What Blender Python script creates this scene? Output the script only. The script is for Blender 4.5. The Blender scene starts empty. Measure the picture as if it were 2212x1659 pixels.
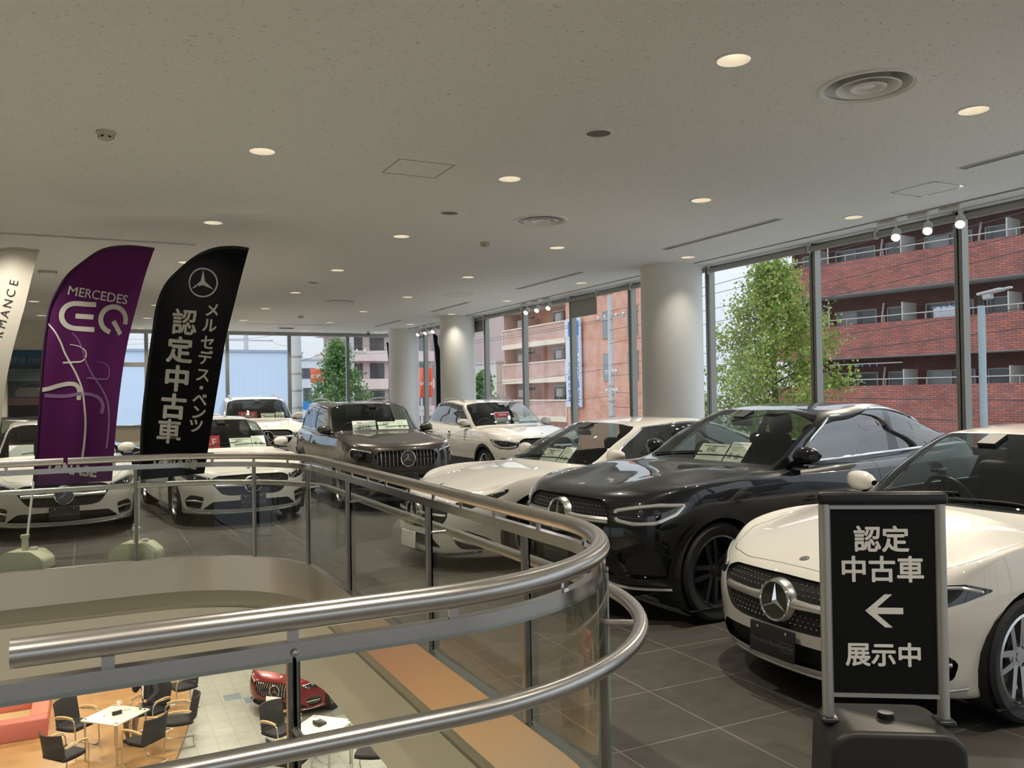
import bpy, bmesh, math, random
import numpy as np
from mathutils import Vector, Matrix, Euler
from mathutils.bvhtree import BVHTree
# ------------------------------------------------------------------ camera, sky, exposure
random.seed(4)
SC = bpy.context.scene
YAW, PITCH, ROLL, FPX = 0.464109623, 0.0128247, -0.0162882, 1823.9     # focal length in pixels of a 2212 wide frame
cam_d = bpy.data.cameras.new('camera')
cam = bpy.data.objects.new('camera', cam_d)
SC.collection.objects.link(cam)
SC.camera = cam
cam_d.sensor_width = 36.0
cam_d.lens = FPX * 36.0 / 2212.0
cam_d.clip_end = 400
_fw = Vector((math.sin(YAW) * math.cos(PITCH), math.cos(YAW) * math.cos(PITCH), math.sin(PITCH)))
_rt = Vector((math.cos(YAW), -math.sin(YAW), 0))
_up = _rt.cross(_fw)
_r2 = _rt * math.cos(ROLL) + _up * math.sin(ROLL)
_u2 = _up * math.cos(ROLL) - _rt * math.sin(ROLL)
cam.matrix_world = Matrix(((_r2.x, _u2.x, -_fw.x, 0), (_r2.y, _u2.y, -_fw.y, 0), (_r2.z, _u2.z, -_fw.z, 1.70), (0, 0, 0, 1)))

vs_ = SC.view_settings
vs_.view_transform = 'Standard'
vs_.look = 'None'
vs_.gamma = 1.0
vs_.use_curve_mapping = False
vs_.exposure = 0.22

SKY = 0.76           # brightness of the overcast sky at the horizon
LAMP_W = 222.0       # one ceiling downlight
LOW_W = 66.0         # one unseen lamp of the storey below
world = bpy.data.worlds.new('overcast_sky')
SC.world = world
world.use_nodes = True
_nt = world.node_tree
_bg = _nt.nodes['Background']
# overcast sky: three times brighter overhead than at the horizon, faint clouds
_tc = _nt.nodes.new('ShaderNodeTexCoord')
_sp = _nt.nodes.new('ShaderNodeSeparateXYZ')
_no = _nt.nodes.new('ShaderNodeTexNoise')
_no.inputs['Scale'].default_value = 2.2
_no.inputs['Detail'].default_value = 3
_cr = _nt.nodes.new('ShaderNodeValToRGB')
_cr.color_ramp.elements[0].position = .3
_cr.color_ramp.elements[0].color = (.78, .87, .96, 1)
_cr.color_ramp.elements[1].position = .7
_cr.color_ramp.elements[1].color = (.88, .94, 1.0, 1)
_mr = _nt.nodes.new('ShaderNodeMapRange')
_mr.inputs[3].default_value = SKY
_mr.inputs[4].default_value = SKY * 3.0
_nt.links.new(_tc.outputs['Generated'], _no.inputs['Vector'])
_nt.links.new(_tc.outputs['Generated'], _sp.inputs[0])
_nt.links.new(_sp.outputs[2], _mr.inputs[0])
_nt.links.new(_mr.outputs[0], _bg.inputs[1])
_nt.links.new(_no.outputs[0], _cr.inputs[0])
_nt.links.new(_cr.outputs[0], _bg.inputs[0])
SC.cycles.max_bounces = 7
SC.cycles.diffuse_bounces = 4
SC.cycles.glossy_bounces = 4
SC.cycles.transmission_bounces = 4
SC.cycles.transparent_max_bounces = 16
SC.cycles.caustics_reflective = False
SC.cycles.caustics_refractive = False
SC.cycles.sample_clamp_indirect = 4.0
SC.cycles.use_denoising = True
# ------------------------------------------------------------------ helpers
C = bpy.context.scene.collection
PI = math.pi


def link(o, parent=None):
    C.objects.link(o)
    if parent is not None:
        o.parent = parent
    return o


def tag(o, label=None, cat=None, group=None, kind=None):
    if label:
        o['label'] = label
    if cat:
        o['category'] = cat
    if group:
        o['group'] = group
    if kind:
        o['kind'] = kind
    return o


def thing(name, label, cat, loc=(0, 0, 0), rz=0.0, group=None):
    o = bpy.data.objects.new(name, None)
    o.empty_display_size = 0.1
    link(o)
    o.location = loc
    o.rotation_euler = (0, 0, rz)
    return tag(o, label, cat, group)


def kids(o):
    return list(o.children)


def copy_tree(o, parent=None, repaint=None):
    c = o.copy()
    C.objects.link(c)
    c.parent = parent
    if repaint and c.type == 'MESH':
        for s in c.material_slots:
            if s.material and s.material.name in repaint:
                m = repaint[s.material.name]
                s.link = 'OBJECT'
                s.material = m
    for ch in kids(o):
        copy_tree(ch, c, repaint)
    return c


class MB:
    """collects geometry, builds ONE mesh object"""

    def __init__(s):
        s.v = []
        s.f = []
        s.m = []
        s.cur = 0

    def add(s, vs, fs, M=None):
        b = len(s.v)
        for p in vs:
            p = Vector(p)
            s.v.append(tuple(M @ p) if M is not None else tuple(p))
        for f in fs:
            s.f.append([i + b for i in f])
            s.m.append(s.cur)
        return s

    def box(s, c, d, rz=0.0, M=None, rx=0.0, ry=0.0):
        x, y, z = d[0] / 2, d[1] / 2, d[2] / 2
        vs = [(i * x, j * y, k * z) for i in (-1, 1) for j in (-1, 1) for k in (-1, 1)]
        fs = [(0, 1, 3, 2), (4, 6, 7, 5), (0, 4, 5, 1), (2, 3, 7, 6), (0, 2, 6, 4), (1, 5, 7, 3)]
        T = Matrix.Translation(Vector(c)) @ Euler((rx, ry, rz)).to_matrix().to_4x4()
        if M is not None:
            T = M @ T
        return s.add(vs, fs, T)

    def rbox(s, c, d, r=0.02, rz=0.0, n=3, M=None, rx=0.0, ry=0.0):
        """box with all edges rounded"""
        bm = bmesh.new()
        bmesh.ops.create_cube(bm, size=1)
        for v in bm.verts:
            v.co = Vector((v.co.x * d[0], v.co.y * d[1], v.co.z * d[2]))
        bmesh.ops.bevel(bm, geom=list(bm.edges), offset=min(r, min(d) * .49), segments=n, profile=.5, affect='EDGES')
        bm.verts.index_update()
        T = Matrix.Translation(Vector(c)) @ Euler((rx, ry, rz)).to_matrix().to_4x4()
        if M is not None:
            T = M @ T
        s.add([v.co.copy() for v in bm.verts], [[v.index for v in f.verts] for f in bm.faces], T)
        bm.free()
        return s

    def prism(s, poly, z0, z1, M=None, axis='z'):
        n = len(poly)
        if axis == 'z':
            P = lambda a, b, t: (a, b, t)
        elif axis == 'y':
            P = lambda a, b, t: (a, t, b)
        else:
            P = lambda a, b, t: (t, a, b)
        vs = [P(a, b, z0) for a, b in poly] + [P(a, b, z1) for a, b in poly]
        fs = [list(range(n))[::-1], list(range(n, 2 * n))] + [(i, (i + 1) % n, n + (i + 1) % n, n + i) for i in range(n)]
        return s.add(vs, fs, M)

    def tube(s, path, r, n=10, closed=False, caps=True, M=None, sq=None):
        """tube along a 3D path; r may be a list; sq=(w,h) gives a rectangular bar"""
        P = [Vector(p) for p in path]
        m = len(P)
        rs = r if isinstance(r, (list, tuple)) else [r] * m
        up = Vector((0, 0, 1))
        vs = []
        prev = None
        for i, p in enumerate(P):
            if closed:
                t = (P[(i + 1) % m] - P[i - 1])
            else:
                t = (P[min(i + 1, m - 1)] - P[max(i - 1, 0)])
            t.normalize()
            if sq is None:
                if prev is None:
                    a = up.cross(t)
                    if a.length < .05:
                        a = Vector((1, 0, 0)).cross(t)
                else:
                    a = prev - t * prev.dot(t)
                a.normalize()
                prev = a
                b = t.cross(a)
                for k in range(n):
                    w = 2 * PI * k / n
                    vs.append(p + a * (math.cos(w) * rs[i]) + b * (math.sin(w) * rs[i]))
            else:
                a = up.cross(t)
                if a.length < .05:
                    a = Vector((1, 0, 0)).cross(t)
                a.normalize()
                b = t.cross(a)
                for (u, w) in ((-1, -1), (1, -1), (1, 1), (-1, 1)):
                    vs.append(p + a * (u * sq[0] / 2) + b * (w * sq[1] / 2))
        k = 4 if sq is not None else n
        fs = []
        for i in range(m if closed else m - 1):
            j = (i + 1) % m
            for q in range(k):
                fs.append((i * k + q, i * k + (q + 1) % k, j * k + (q + 1) % k, j * k + q))
        if caps and not closed:
            fs.append(list(range(k))[::-1])
            fs.append([(m - 1) * k + q for q in range(k)])
        return s.add(vs, fs, M)

    def lathe(s, prof, n=24, M=None, a0=0, a1=2 * PI):
        """prof: (r,z) list turned about z"""
        full = abs(a1 - a0 - 2 * PI) < 1e-6
        cnt = n if full else n + 1
        vs = []
        for i in range(cnt):
            w = a0 + (a1 - a0) * i / n
            for r, z in prof:
                vs.append((r * math.cos(w), r * math.sin(w), z))
        k = len(prof)
        fs = []
        for i in range(n):
            j = (i + 1) % cnt
            for q in range(k - 1):
                fs.append((i * k + q, j * k + q, j * k + q + 1, i * k + q + 1))
        return s.add(vs, fs, M)

    def disc(s, c, r, n=24, M=None, flip=False):
        vs = [(c[0] + r * math.cos(2 * PI * i / n), c[1] + r * math.sin(2 * PI * i / n), c[2]) for i in range(n)]
        f = list(range(n))
        return s.add(vs, [f[::-1] if flip else f], M)

    def ball(s, c, r, n=12, M=None, sc=(1, 1, 1)):
        vs = [(c[0], c[1], c[2] - r * sc[2])]
        m = n // 2
        for i in range(1, m):
            th = -PI / 2 + PI * i / m
            for k in range(n):
                w = 2 * PI * k / n
                vs.append((c[0] + r * sc[0] * math.cos(th) * math.cos(w), c[1] + r * sc[1] * math.cos(th) * math.sin(w), c[2] + r * sc[2] * math.sin(th)))
        vs.append((c[0], c[1], c[2] + r * sc[2]))
        fs = [(0, 1 + (k + 1) % n, 1 + k) for k in range(n)]
        for i in range(m - 2):
            for k in range(n):
                a = 1 + i * n
                fs.append((a + k, a + (k + 1) % n, a + n + (k + 1) % n, a + n + k))
        a = 1 + (m - 2) * n
        fs += [(a + k, a + (k + 1) % n, len(vs) - 1) for k in range(n)]
        return s.add(vs, fs, M)

    def grid(s, rows, M=None, cu=False, cv=False):
        """rows: list of equally long point lists"""
        a, b = len(rows), len(rows[0])
        vs = [p for r in rows for p in r]
        fs = []
        for i in range(a if cv else a - 1):
            for j in range(b if cu else b - 1):
                i2, j2 = (i + 1) % a, (j + 1) % b
                fs.append((i * b + j, i * b + j2, i2 * b + j2, i2 * b + j))
        return s.add(vs, fs, M)

    def build(s, name, mat, parent=None, smooth=40, label=None, loc=None, recalc=True):
        me = bpy.data.meshes.new(name)
        me.from_pydata(s.v, [], s.f)
        mats = mat if isinstance(mat, (list, tuple)) else [mat]
        for m in mats:
            me.materials.append(m)
        if len(mats) > 1:
            me.polygons.foreach_set('material_index', s.m)
        if recalc:
            bm = bmesh.new()
            bm.from_mesh(me)
            bmesh.ops.recalc_face_normals(bm, faces=bm.faces)
            bm.to_mesh(me)
            bm.free()
        if smooth:
            me.shade_smooth()
            me.set_sharp_from_angle(angle=math.radians(smooth))
        me.update()
        o = bpy.data.objects.new(name, me)
        link(o, parent)
        if loc is not None:
            o.location = loc
        if label:
            o['label'] = label
        return o


def struct(o):
    o['kind'] = 'structure'
    return o


def text_faces(txt, size=1.0, bold=0.0, align='CENTER', spacing=1.0, shear=0.0, res=3):
    """outline faces of a line of text, lying in the xy plane, as (verts, faces)"""
    cu = bpy.data.curves.new('lettering', 'FONT')
    cu.body = txt
    cu.size = size
    cu.align_x = align
    cu.align_y = 'CENTER'
    cu.space_character = spacing
    cu.shear = shear
    cu.resolution_u = res
    o = bpy.data.objects.new('lettering', cu)
    C.objects.link(o)
    dg = bpy.context.evaluated_depsgraph_get()
    me = bpy.data.meshes.new_from_object(o.evaluated_get(dg))
    vs = [tuple(v.co) for v in me.vertices]
    fs = [tuple(p.vertices) for p in me.polygons]
    bpy.data.objects.remove(o)
    bpy.data.meshes.remove(me)
    bpy.data.curves.remove(cu)
    if bold:                # heavier strokes: the outline repeated a hair to every side
        n = len(vs)
        vs0, fs0 = vs, fs
        vs, fs = [], []
        for k in range(8):
            dx, dy = bold * math.cos(k * PI / 4), bold * math.sin(k * PI / 4)
            vs += [(x + dx, y + dy, z + k * 1.5e-4) for x, y, z in vs0]
            fs += [tuple(i + n * k for i in f) for f in fs0]
    return vs, fs


def put_text(mb, txt, M, size, **k):
    vs, fs = text_faces(txt, size, **k)
    mb.add(vs, fs, M)
    return mb


def spline(P, sub, closed=False):
    """smooth curve through points"""
    P = [Vector(p) for p in P]
    n = len(P)
    out = []
    for i in range(n if closed else n - 1):
        p1, p2 = P[i], P[(i + 1) % n]
        p0 = P[i - 1] if (closed or i > 0) else p1 * 2 - p2
        p3 = P[(i + 2) % n] if (closed or i + 2 < n) else p2 * 2 - p1
        d1 = max((p2 - p1).length, 1e-6) ** .5
        d0 = max((p1 - p0).length, 1e-6) ** .5
        d2 = max((p3 - p2).length, 1e-6) ** .5
        m1 = ((p1 - p0) / d0 - (p2 - p0) / (d0 + d1) + (p2 - p1) / d1) * d1
        m2 = ((p2 - p1) / d1 - (p3 - p1) / (d1 + d2) + (p3 - p2) / d2) * d1
        for k in range(sub):
            t = k / sub
            out.append(p1 * (2 * t ** 3 - 3 * t * t + 1) + m1 * (t ** 3 - 2 * t * t + t) + p2 * (-2 * t ** 3 + 3 * t * t) + m2 * (t ** 3 - t * t))
    if not closed:
        out.append(P[-1])
    return out


def roundpoly(pts, r=.03, n=4):
    """2D polygon with rounded corners"""
    out = []
    m = len(pts)
    for i in range(m):
        a, b, c = Vector(pts[i - 1]), Vector(pts[i]), Vector(pts[(i + 1) % m])
        rr = min(r, (a - b).length * .45, (c - b).length * .45)
        p = b + (a - b).normalized() * rr
        q = b + (c - b).normalized() * rr
        for k in range(n + 1):
            t = k / n
            w = p * (1 - t) ** 2 + b * 2 * t * (1 - t) + q * t * t
            out.append((w.x, w.y))
    return out


def fill_with_holes(name, outer, holes, z, mat, flip=False):
    """flat face with holes"""
    cu = bpy.data.curves.new(name, 'CURVE')
    cu.dimensions = '2D'
    cu.fill_mode = 'BOTH'
    for loop in [outer] + holes:
        sp = cu.splines.new('POLY')
        sp.points.add(len(loop) - 1)
        for p, q in zip(sp.points, loop):
            p.co = (q[0], q[1], 0, 1)
        sp.use_cyclic_u = True
    o = bpy.data.objects.new(name, cu)
    C.objects.link(o)
    dg = bpy.context.evaluated_depsgraph_get()
    me = bpy.data.meshes.new_from_object(o.evaluated_get(dg))
    bpy.data.objects.remove(o)
    bpy.data.curves.remove(cu)
    me.name = name
    for v in me.vertices:
        v.co.z = z
    bm = bmesh.new()
    bm.from_mesh(me)
    for f in bm.faces:
        f.normal_update()
        if (f.normal.z < 0) != flip:
            f.normal_flip()
    bm.to_mesh(me)
    bm.free()
    me.materials.clear()
    me.materials.append(mat)
    for p in me.polygons:
        p.material_index = 0
    return link(bpy.data.objects.new(name, me))
# ------------------------------------------------------------------ materials
def new_mat(name):
    m = bpy.data.materials.new(name)
    m.use_nodes = True
    nt = m.node_tree
    nt.nodes.clear()
    out = nt.nodes.new('ShaderNodeOutputMaterial')
    return m, nt, out


def N(nt, t, **k):
    n = nt.nodes.new(t)
    for a, b in k.items():
        if a.startswith('i_'):
            n.inputs[a[2:].replace('_', ' ')].default_value = b
        else:
            setattr(n, a, b)
    return n


def pbr(name, col, rough=.5, metal=0.0, spec=.5, coat=0.0, bump=None, var=None, trans=0.0, aniso=0.0):
    """plain principled material; var=(scale, amount) mottles the colour, bump=(scale, strength)"""
    m, nt, out = new_mat(name)
    b = N(nt, 'ShaderNodeBsdfPrincipled')
    b.inputs['Base Color'].default_value = (*col, 1)
    b.inputs['Roughness'].default_value = rough
    b.inputs['Metallic'].default_value = metal
    b.inputs['Specular IOR Level'].default_value = spec
    b.inputs['Coat Weight'].default_value = coat
    b.inputs['Coat Roughness'].default_value = .03
    b.inputs['Anisotropic'].default_value = aniso
    nt.links.new(b.outputs[0], out.inputs[0])
    tc = N(nt, 'ShaderNodeTexCoord')
    if var:
        t = N(nt, 'ShaderNodeTexNoise')
        t.inputs['Scale'].default_value = var[0]
        t.inputs['Detail'].default_value = 4
        nt.links.new(tc.outputs['Object'], t.inputs['Vector'])
        mx = N(nt, 'ShaderNodeMix', data_type='RGBA')
        mx.inputs[6].default_value = (*[c * (1 - var[1]) for c in col], 1)
        mx.inputs[7].default_value = (*[min(1, c * (1 + var[1])) for c in col], 1)
        nt.links.new(t.outputs[0], mx.inputs[0])
        nt.links.new(mx.outputs[2], b.inputs['Base Color'])
    if bump:
        t = N(nt, 'ShaderNodeTexNoise')
        t.inputs['Scale'].default_value = bump[0]
        nt.links.new(tc.outputs['Object'], t.inputs['Vector'])
        bp = N(nt, 'ShaderNodeBump')
        bp.inputs['Strength'].default_value = bump[1]
        bp.inputs['Distance'].default_value = .01
        nt.links.new(t.outputs[0], bp.inputs['Height'])
        nt.links.new(bp.outputs[0], b.inputs['Normal'])
    return m


def glow(name, col, s):
    m, nt, out = new_mat(name)
    e = N(nt, 'ShaderNodeEmission')
    e.inputs[0].default_value = (*col, 1)
    e.inputs[1].default_value = s
    nt.links.new(e.outputs[0], out.inputs[0])
    m.cycles.emission_sampling = 'NONE'
    return m


def thin_glass(name, tint, refl=1.0, ior=1.5):
    """pane: tinted straight-through light plus a mirror reflection by Fresnel"""
    m, nt, out = new_mat(name)
    t = N(nt, 'ShaderNodeBsdfTransparent')
    t.inputs[0].default_value = (*tint, 1)
    g = N(nt, 'ShaderNodeBsdfGlossy')
    g.inputs['Roughness'].default_value = 0.0
    g.inputs[0].default_value = (refl, refl, refl, 1)
    f = N(nt, 'ShaderNodeFresnel')
    f.inputs[0].default_value = ior
    gm = N(nt, 'ShaderNodeNewGeometry')
    mu = N(nt, 'ShaderNodeMath', operation='MULTIPLY')
    mu.inputs[1].default_value = -1
    # the same index from both sides
    vi = N(nt, 'ShaderNodeMix', data_type='FLOAT')
    vi.inputs[2].default_value = ior
    vi.inputs[3].default_value = 1 / ior
    nt.links.new(gm.outputs['Backfacing'], vi.inputs[0])
    nt.links.new(vi.outputs[0], f.inputs[0])
    mx = N(nt, 'ShaderNodeMixShader')
    nt.links.new(f.outputs[0], mx.inputs[0])
    nt.links.new(t.outputs[0], mx.inputs[1])
    nt.links.new(g.outputs[0], mx.inputs[2])
    nt.links.new(mx.outputs[0], out.inputs[0])
    return m


def paint(name, col, rough=.35, metal=0.0):
    """car paint with clear coat outside, dark trim on the inner side of the sheet"""
    m, nt, out = new_mat(name)
    b = N(nt, 'ShaderNodeBsdfPrincipled')
    b.inputs['Base Color'].default_value = (*col, 1)
    b.inputs['Roughness'].default_value = rough
    b.inputs['Metallic'].default_value = metal
    b.inputs['Coat Weight'].default_value = 1.0
    b.inputs['Coat Roughness'].default_value = .015
    b.inputs['Coat IOR'].default_value = 1.5
    b.inputs['Specular IOR Level'].default_value = .15
    d = N(nt, 'ShaderNodeBsdfDiffuse')
    d.inputs[0].default_value = (.012, .012, .012, 1)
    g = N(nt, 'ShaderNodeNewGeometry')
    mx = N(nt, 'ShaderNodeMixShader')
    nt.links.new(g.outputs['Backfacing'], mx.inputs[0])
    nt.links.new(b.outputs[0], mx.inputs[1])
    nt.links.new(d.outputs[0], mx.inputs[2])
    nt.links.new(mx.outputs[0], out.inputs[0])
    return m


def cloth(name, col, thru=.25):
    m, nt, out = new_mat(name)
    d = N(nt, 'ShaderNodeBsdfDiffuse')
    d.inputs[0].default_value = (*col, 1)
    t = N(nt, 'ShaderNodeBsdfTranslucent')
    t.inputs[0].default_value = (*col, 1)
    mx = N(nt, 'ShaderNodeMixShader')
    mx.inputs[0].default_value = thru
    nt.links.new(d.outputs[0], mx.inputs[1])
    nt.links.new(t.outputs[0], mx.inputs[2])
    nt.links.new(mx.outputs[0], out.inputs[0])
    return m


M = {}
M['steel'] = pbr('brushed_steel', (.60, .575, .545), .30, 1.0, aniso=.4)
M['steel_flat'] = pbr('polished_steel_bar', (.62, .61, .60), .16, 1.0)
M['steel_dark'] = pbr('steel_post', (.30, .28, .26), .3, 1.0)
M['chrome'] = pbr('chrome', (.8, .8, .8), .06, 1.0)
M['satin'] = pbr('satin_silver', (.62, .61, .58), .28, 1.0)
M['alu'] = pbr('anodised_aluminium', (.30, .30, .275), .35, .85)
M['alu_dark'] = pbr('dark_gasket', (.03, .03, .035), .5)
M['white_plaster'] = pbr('white_plaster', (.82, .81, .77), .6, var=(2, .02))
M['beige_wall'] = pbr('beige_wall_paint', (.70, .65, .53), .55, var=(1.5, .03))
M['white_trim'] = pbr('white_enamel', (.80, .79, .76), .4)
M['grey_trim'] = pbr('grey_enamel', (.36, .35, .32), .5)
M['black_plastic'] = pbr('black_plastic', (.012, .012, .013), .35)
M['black_matte'] = pbr('black_matte', (.012, .012, .012), .8)
M['black_gloss'] = pbr('black_gloss', (.006, .006, .007), .06, coat=.6)
M['dark_interior'] = pbr('dark_interior', (.012, .012, .012), .7)
M['seat'] = pbr('dark_seat_cover', (.02, .02, .021), .6)
M['rubber'] = pbr('tyre_rubber', (.012, .012, .012), .65, bump=(60, .3))
M['rim_dark'] = pbr('dark_rim', (.10, .10, .105), .28, .9)
M['rim_silver'] = pbr('machined_rim', (.60, .60, .60), .22, 1.0)
M['lamp_lens'] = pbr('headlight_lens', (.01, .01, .011), .04, coat=.8)
M['lamp_strip'] = pbr('headlight_light_guide', (.7, .7, .7), .15, .6)
M['plate_black'] = pbr('plate_black', (.014, .014, .014), .4)
M['plate_text'] = pbr('plate_lettering', (.16, .16, .16), .4)
M['paper'] = pbr('white_paper', (.78, .80, .70), .6)
M['paper_ink'] = pbr('grey_ink', (.28, .30, .28), .7)
M['red_card'] = pbr('red_card', (.62, .035, .05), .5)
M['white_card'] = pbr('white_card', (.80, .78, .76), .5)
M['paint_white'] = paint('white_paint', (.70, .67, .61), .4)
M['paint_black'] = paint('black_paint', (.004, .0045, .006), .3)
M['paint_grey'] = paint('grey_metallic_paint', (.085, .076, .066), .32, .75)
M['paint_red'] = paint('red_paint', (.14, .006, .009), .3, .3)
M['paint_silver'] = paint('silver_paint', (.36, .37, .39), .3, .7)
M['windshield'] = thin_glass('windshield_glass', (.76, .82, .78), 1.0, 1.55)
M['car_glass'] = thin_glass('side_window_glass', (.56, .64, .61), 1.0, 2.3)
M['privacy'] = thin_glass('privacy_glass', (.10, .105, .11), 1.0, 2.2)
M['pane'] = thin_glass('window_pane', (.965, .975, .98), .9)
M['rail_glass'] = thin_glass('railing_glass', (.86, .91, .885), .8)
# ------------------------------------------------------------------ the showroom shell
CEIL = 3.7            # ceiling height above the upper floor
XW = 8.95             # glass wall on the right
YB = 25.9             # glass wall at the far end
XL, YN = -7.5, -10.0   # left and near walls (out of view)
LOWF = -4.5           # floor of the storey below

# procedural surfaces


def lerp2(a, b, t):
    return a + (b - a) * t


def ceiling_mat():
    m, nt, out = new_mat('rock_wool_ceiling')
    b = N(nt, 'ShaderNodeBsdfPrincipled')
    b.inputs['Roughness'].default_value = .9
    b.inputs['Specular IOR Level'].default_value = .1
    nt.links.new(b.outputs[0], out.inputs[0])
    tc = N(nt, 'ShaderNodeTexCoord')
    mp = N(nt, 'ShaderNodeMapping')
    mp.inputs['Scale'].default_value = (34, 60, 30)
    mp.inputs['Rotation'].default_value = (0, 0, .6)
    n1 = N(nt, 'ShaderNodeTexNoise')
    n1.inputs['Scale'].default_value = 1.0
    n1.inputs['Detail'].default_value = 3
    n1.inputs['Distortion'].default_value = 1.2
    nt.links.new(tc.outputs['Object'], mp.inputs[0])
    nt.links.new(mp.outputs[0], n1.inputs['Vector'])
    cr = N(nt, 'ShaderNodeValToRGB')
    cr.color_ramp.elements[0].position = .30
    cr.color_ramp.elements[0].color = (.50, .485, .45, 1)
    cr.color_ramp.elements[1].position = .37
    cr.color_ramp.elements[1].color = (.86, .85, .82, 1)
    nt.links.new(n1.outputs[0], cr.inputs[0])
    nt.links.new(cr.outputs[0], b.inputs['Base Color'])
    bp = N(nt, 'ShaderNodeBump')
    bp.inputs['Strength'].default_value = .35
    bp.inputs['Distance'].default_value = .01
    nt.links.new(n1.outputs[0], bp.inputs['Height'])
    nt.links.new(bp.outputs[0], b.inputs['Normal'])
    return m


def tile_mat(name, tile, ox, oy, c1, c2, grout, rough, gw=.004, accent=None):
    m, nt, out = new_mat(name)
    b = N(nt, 'ShaderNodeBsdfPrincipled')
    nt.links.new(b.outputs[0], out.inputs[0])
    tc = N(nt, 'ShaderNodeTexCoord')
    mp = N(nt, 'ShaderNodeMapping')
    mp.inputs['Location'].default_value = (-ox, -oy, 0)
    nt.links.new(tc.outputs['Object'], mp.inputs[0])
    br = N(nt, 'ShaderNodeTexBrick')
    br.offset = 0
    br.inputs['Scale'].default_value = 1
    br.inputs['Brick Width'].default_value = tile
    br.inputs['Row Height'].default_value = tile
    br.inputs['Mortar Size'].default_value = gw
    br.inputs['Mortar Smooth'].default_value = .1
    br.inputs['Color1'].default_value = (*c1, 1)
    br.inputs['Color2'].default_value = (*c2, 1)
    br.inputs['Mortar'].default_value = (*grout, 1)
    nt.links.new(mp.outputs[0], br.inputs['Vector'])
    no = N(nt, 'ShaderNodeTexNoise')
    no.inputs['Scale'].default_value = 9
    no.inputs['Detail'].default_value = 5
    nt.links.new(tc.outputs['Object'], no.inputs['Vector'])
    mx = N(nt, 'ShaderNodeMix', data_type='RGBA', blend_type='MULTIPLY')
    mx.inputs[0].default_value = .35
    nt.links.new(br.outputs[0], mx.inputs[6])
    nt.links.new(no.outputs[0], mx.inputs[7])
    nt.links.new(mx.outputs[2], b.inputs['Base Color'])
    mr = N(nt, 'ShaderNodeMapRange')
    mr.inputs[3].default_value = rough - .06
    mr.inputs[4].default_value = rough + .08
    nt.links.new(no.outputs[0], mr.inputs[0])
    nt.links.new(mr.outputs[0], b.inputs['Roughness'])
    return m


def brushed_band():
    """sheet steel brushed lengthwise: reflections smear up and down"""
    m = pbr('brushed_steel_sheet', (.66, .62, .575), .30, 1.0, aniso=.85)
    nt = m.node_tree
    b = [n for n in nt.nodes if n.type == 'BSDF_PRINCIPLED'][0]
    tg = N(nt, 'ShaderNodeTangent', direction_type='RADIAL', axis='Z')
    nt.links.new(tg.outputs[0], b.inputs['Tangent'])
    b.inputs['Anisotropic Rotation'].default_value = .25
    return m


M['ceiling'] = ceiling_mat()
M['floor'] = tile_mat('dark_floor_tile', .6, .434 - .002, .383 - .002, (.110, .102, .089), (.104, .096, .083), (.27, .25, .225), .33)

# --- atrium edge: right end is a rounded D, running on to the left out of view
AX, AYN, AYF, RN, RF = 1.94, 2.35, 9.57, 1.05, 1.42


def atrium(off=0.0, left=-6.3, n=14, start=0.0):
    """edge of the floor opening moved outwards by off, from the near left round to the far left"""
    pts = [(left, AYN - off)]
    for k in range(n + 1):
        a = -PI / 2 + PI / 2 * k / n
        pts.append((AX - RN + (RN + off) * math.cos(a), AYN + RN + (RN + off) * math.sin(a)))
    for k in range(n + 1):
        a = PI / 2 * k / n
        pts.append((AX - RF + (RF + off) * math.cos(a), AYF - RF + (RF + off) * math.sin(a)))
    pts.append((left, AYF + off))
    return pts


hole = atrium()
flo = fill_with_holes('floor', [(XL, YN), (XW + .05, YN), (XW + .05, YB + .1), (XL, YB + .1)], [hole], 0.0, M['floor'])
struct(flo)
# slab edge clad with brushed steel, a curb on top, a set-back plaster band below
tb = MB()
P_ = atrium()
tb.grid([[(x, y, .045) for x, y in atrium(.07)], [(x, y, .045) for x, y in P_], [(x, y, -.31) for x, y in P_], [(x, y, -.31) for x, y in atrium(.09)]])
tb.grid([[(x, y, .0) for x, y in atrium(.07)], [(x, y, .045) for x, y in atrium(.07)]])
M['steel_band'] = brushed_band()
struct(tb.build('trim_1', M['steel_band'], smooth=35))
tb = MB()
tb.grid([[(x, y, -.515) for x, y in atrium(.10)], [(x, y, -1.17) for x, y in atrium(.10)], [(x, y, -1.17) for x, y in atrium(.30)]])
struct(tb.build('trim_2', M['beige_wall'], smooth=35))
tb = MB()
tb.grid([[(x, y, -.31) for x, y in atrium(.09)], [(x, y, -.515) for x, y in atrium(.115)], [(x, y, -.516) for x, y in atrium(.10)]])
struct(tb.build('trim_11', pbr('painted_shade_band', (.47, .43, .33), .55), smooth=35))  # shade below the steel edge, put into a darker band colour
lowc = fill_with_holes('ceiling_lower', [(XL, YN), (XW + 3, YN), (XW + 3, YB + 4), (XL, YB + 4)], [atrium(.28)], -1.17, M['white_plaster'], flip=True)
struct(lowc)

# --- ceiling with openings for the recessed fittings
GX0, GY0, GA, GB = 1.264, 6.956, 2.230, 3.0355
LIGHTS = [(GX0 + GA * i, GY0 + GB * j, i, j) for i in range(-3, 4) for j in range(-5, 7) if GY0 + GB * j < YB - .5]
DIFF = [(4.62, 3.90), (4.66, 8.50), (4.66, 17.2)]


def circ2(x, y, r, n=28):
    return [(x + r * math.cos(2 * PI * k / n), y + r * math.sin(2 * PI * k / n)) for k in range(n)]


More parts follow.
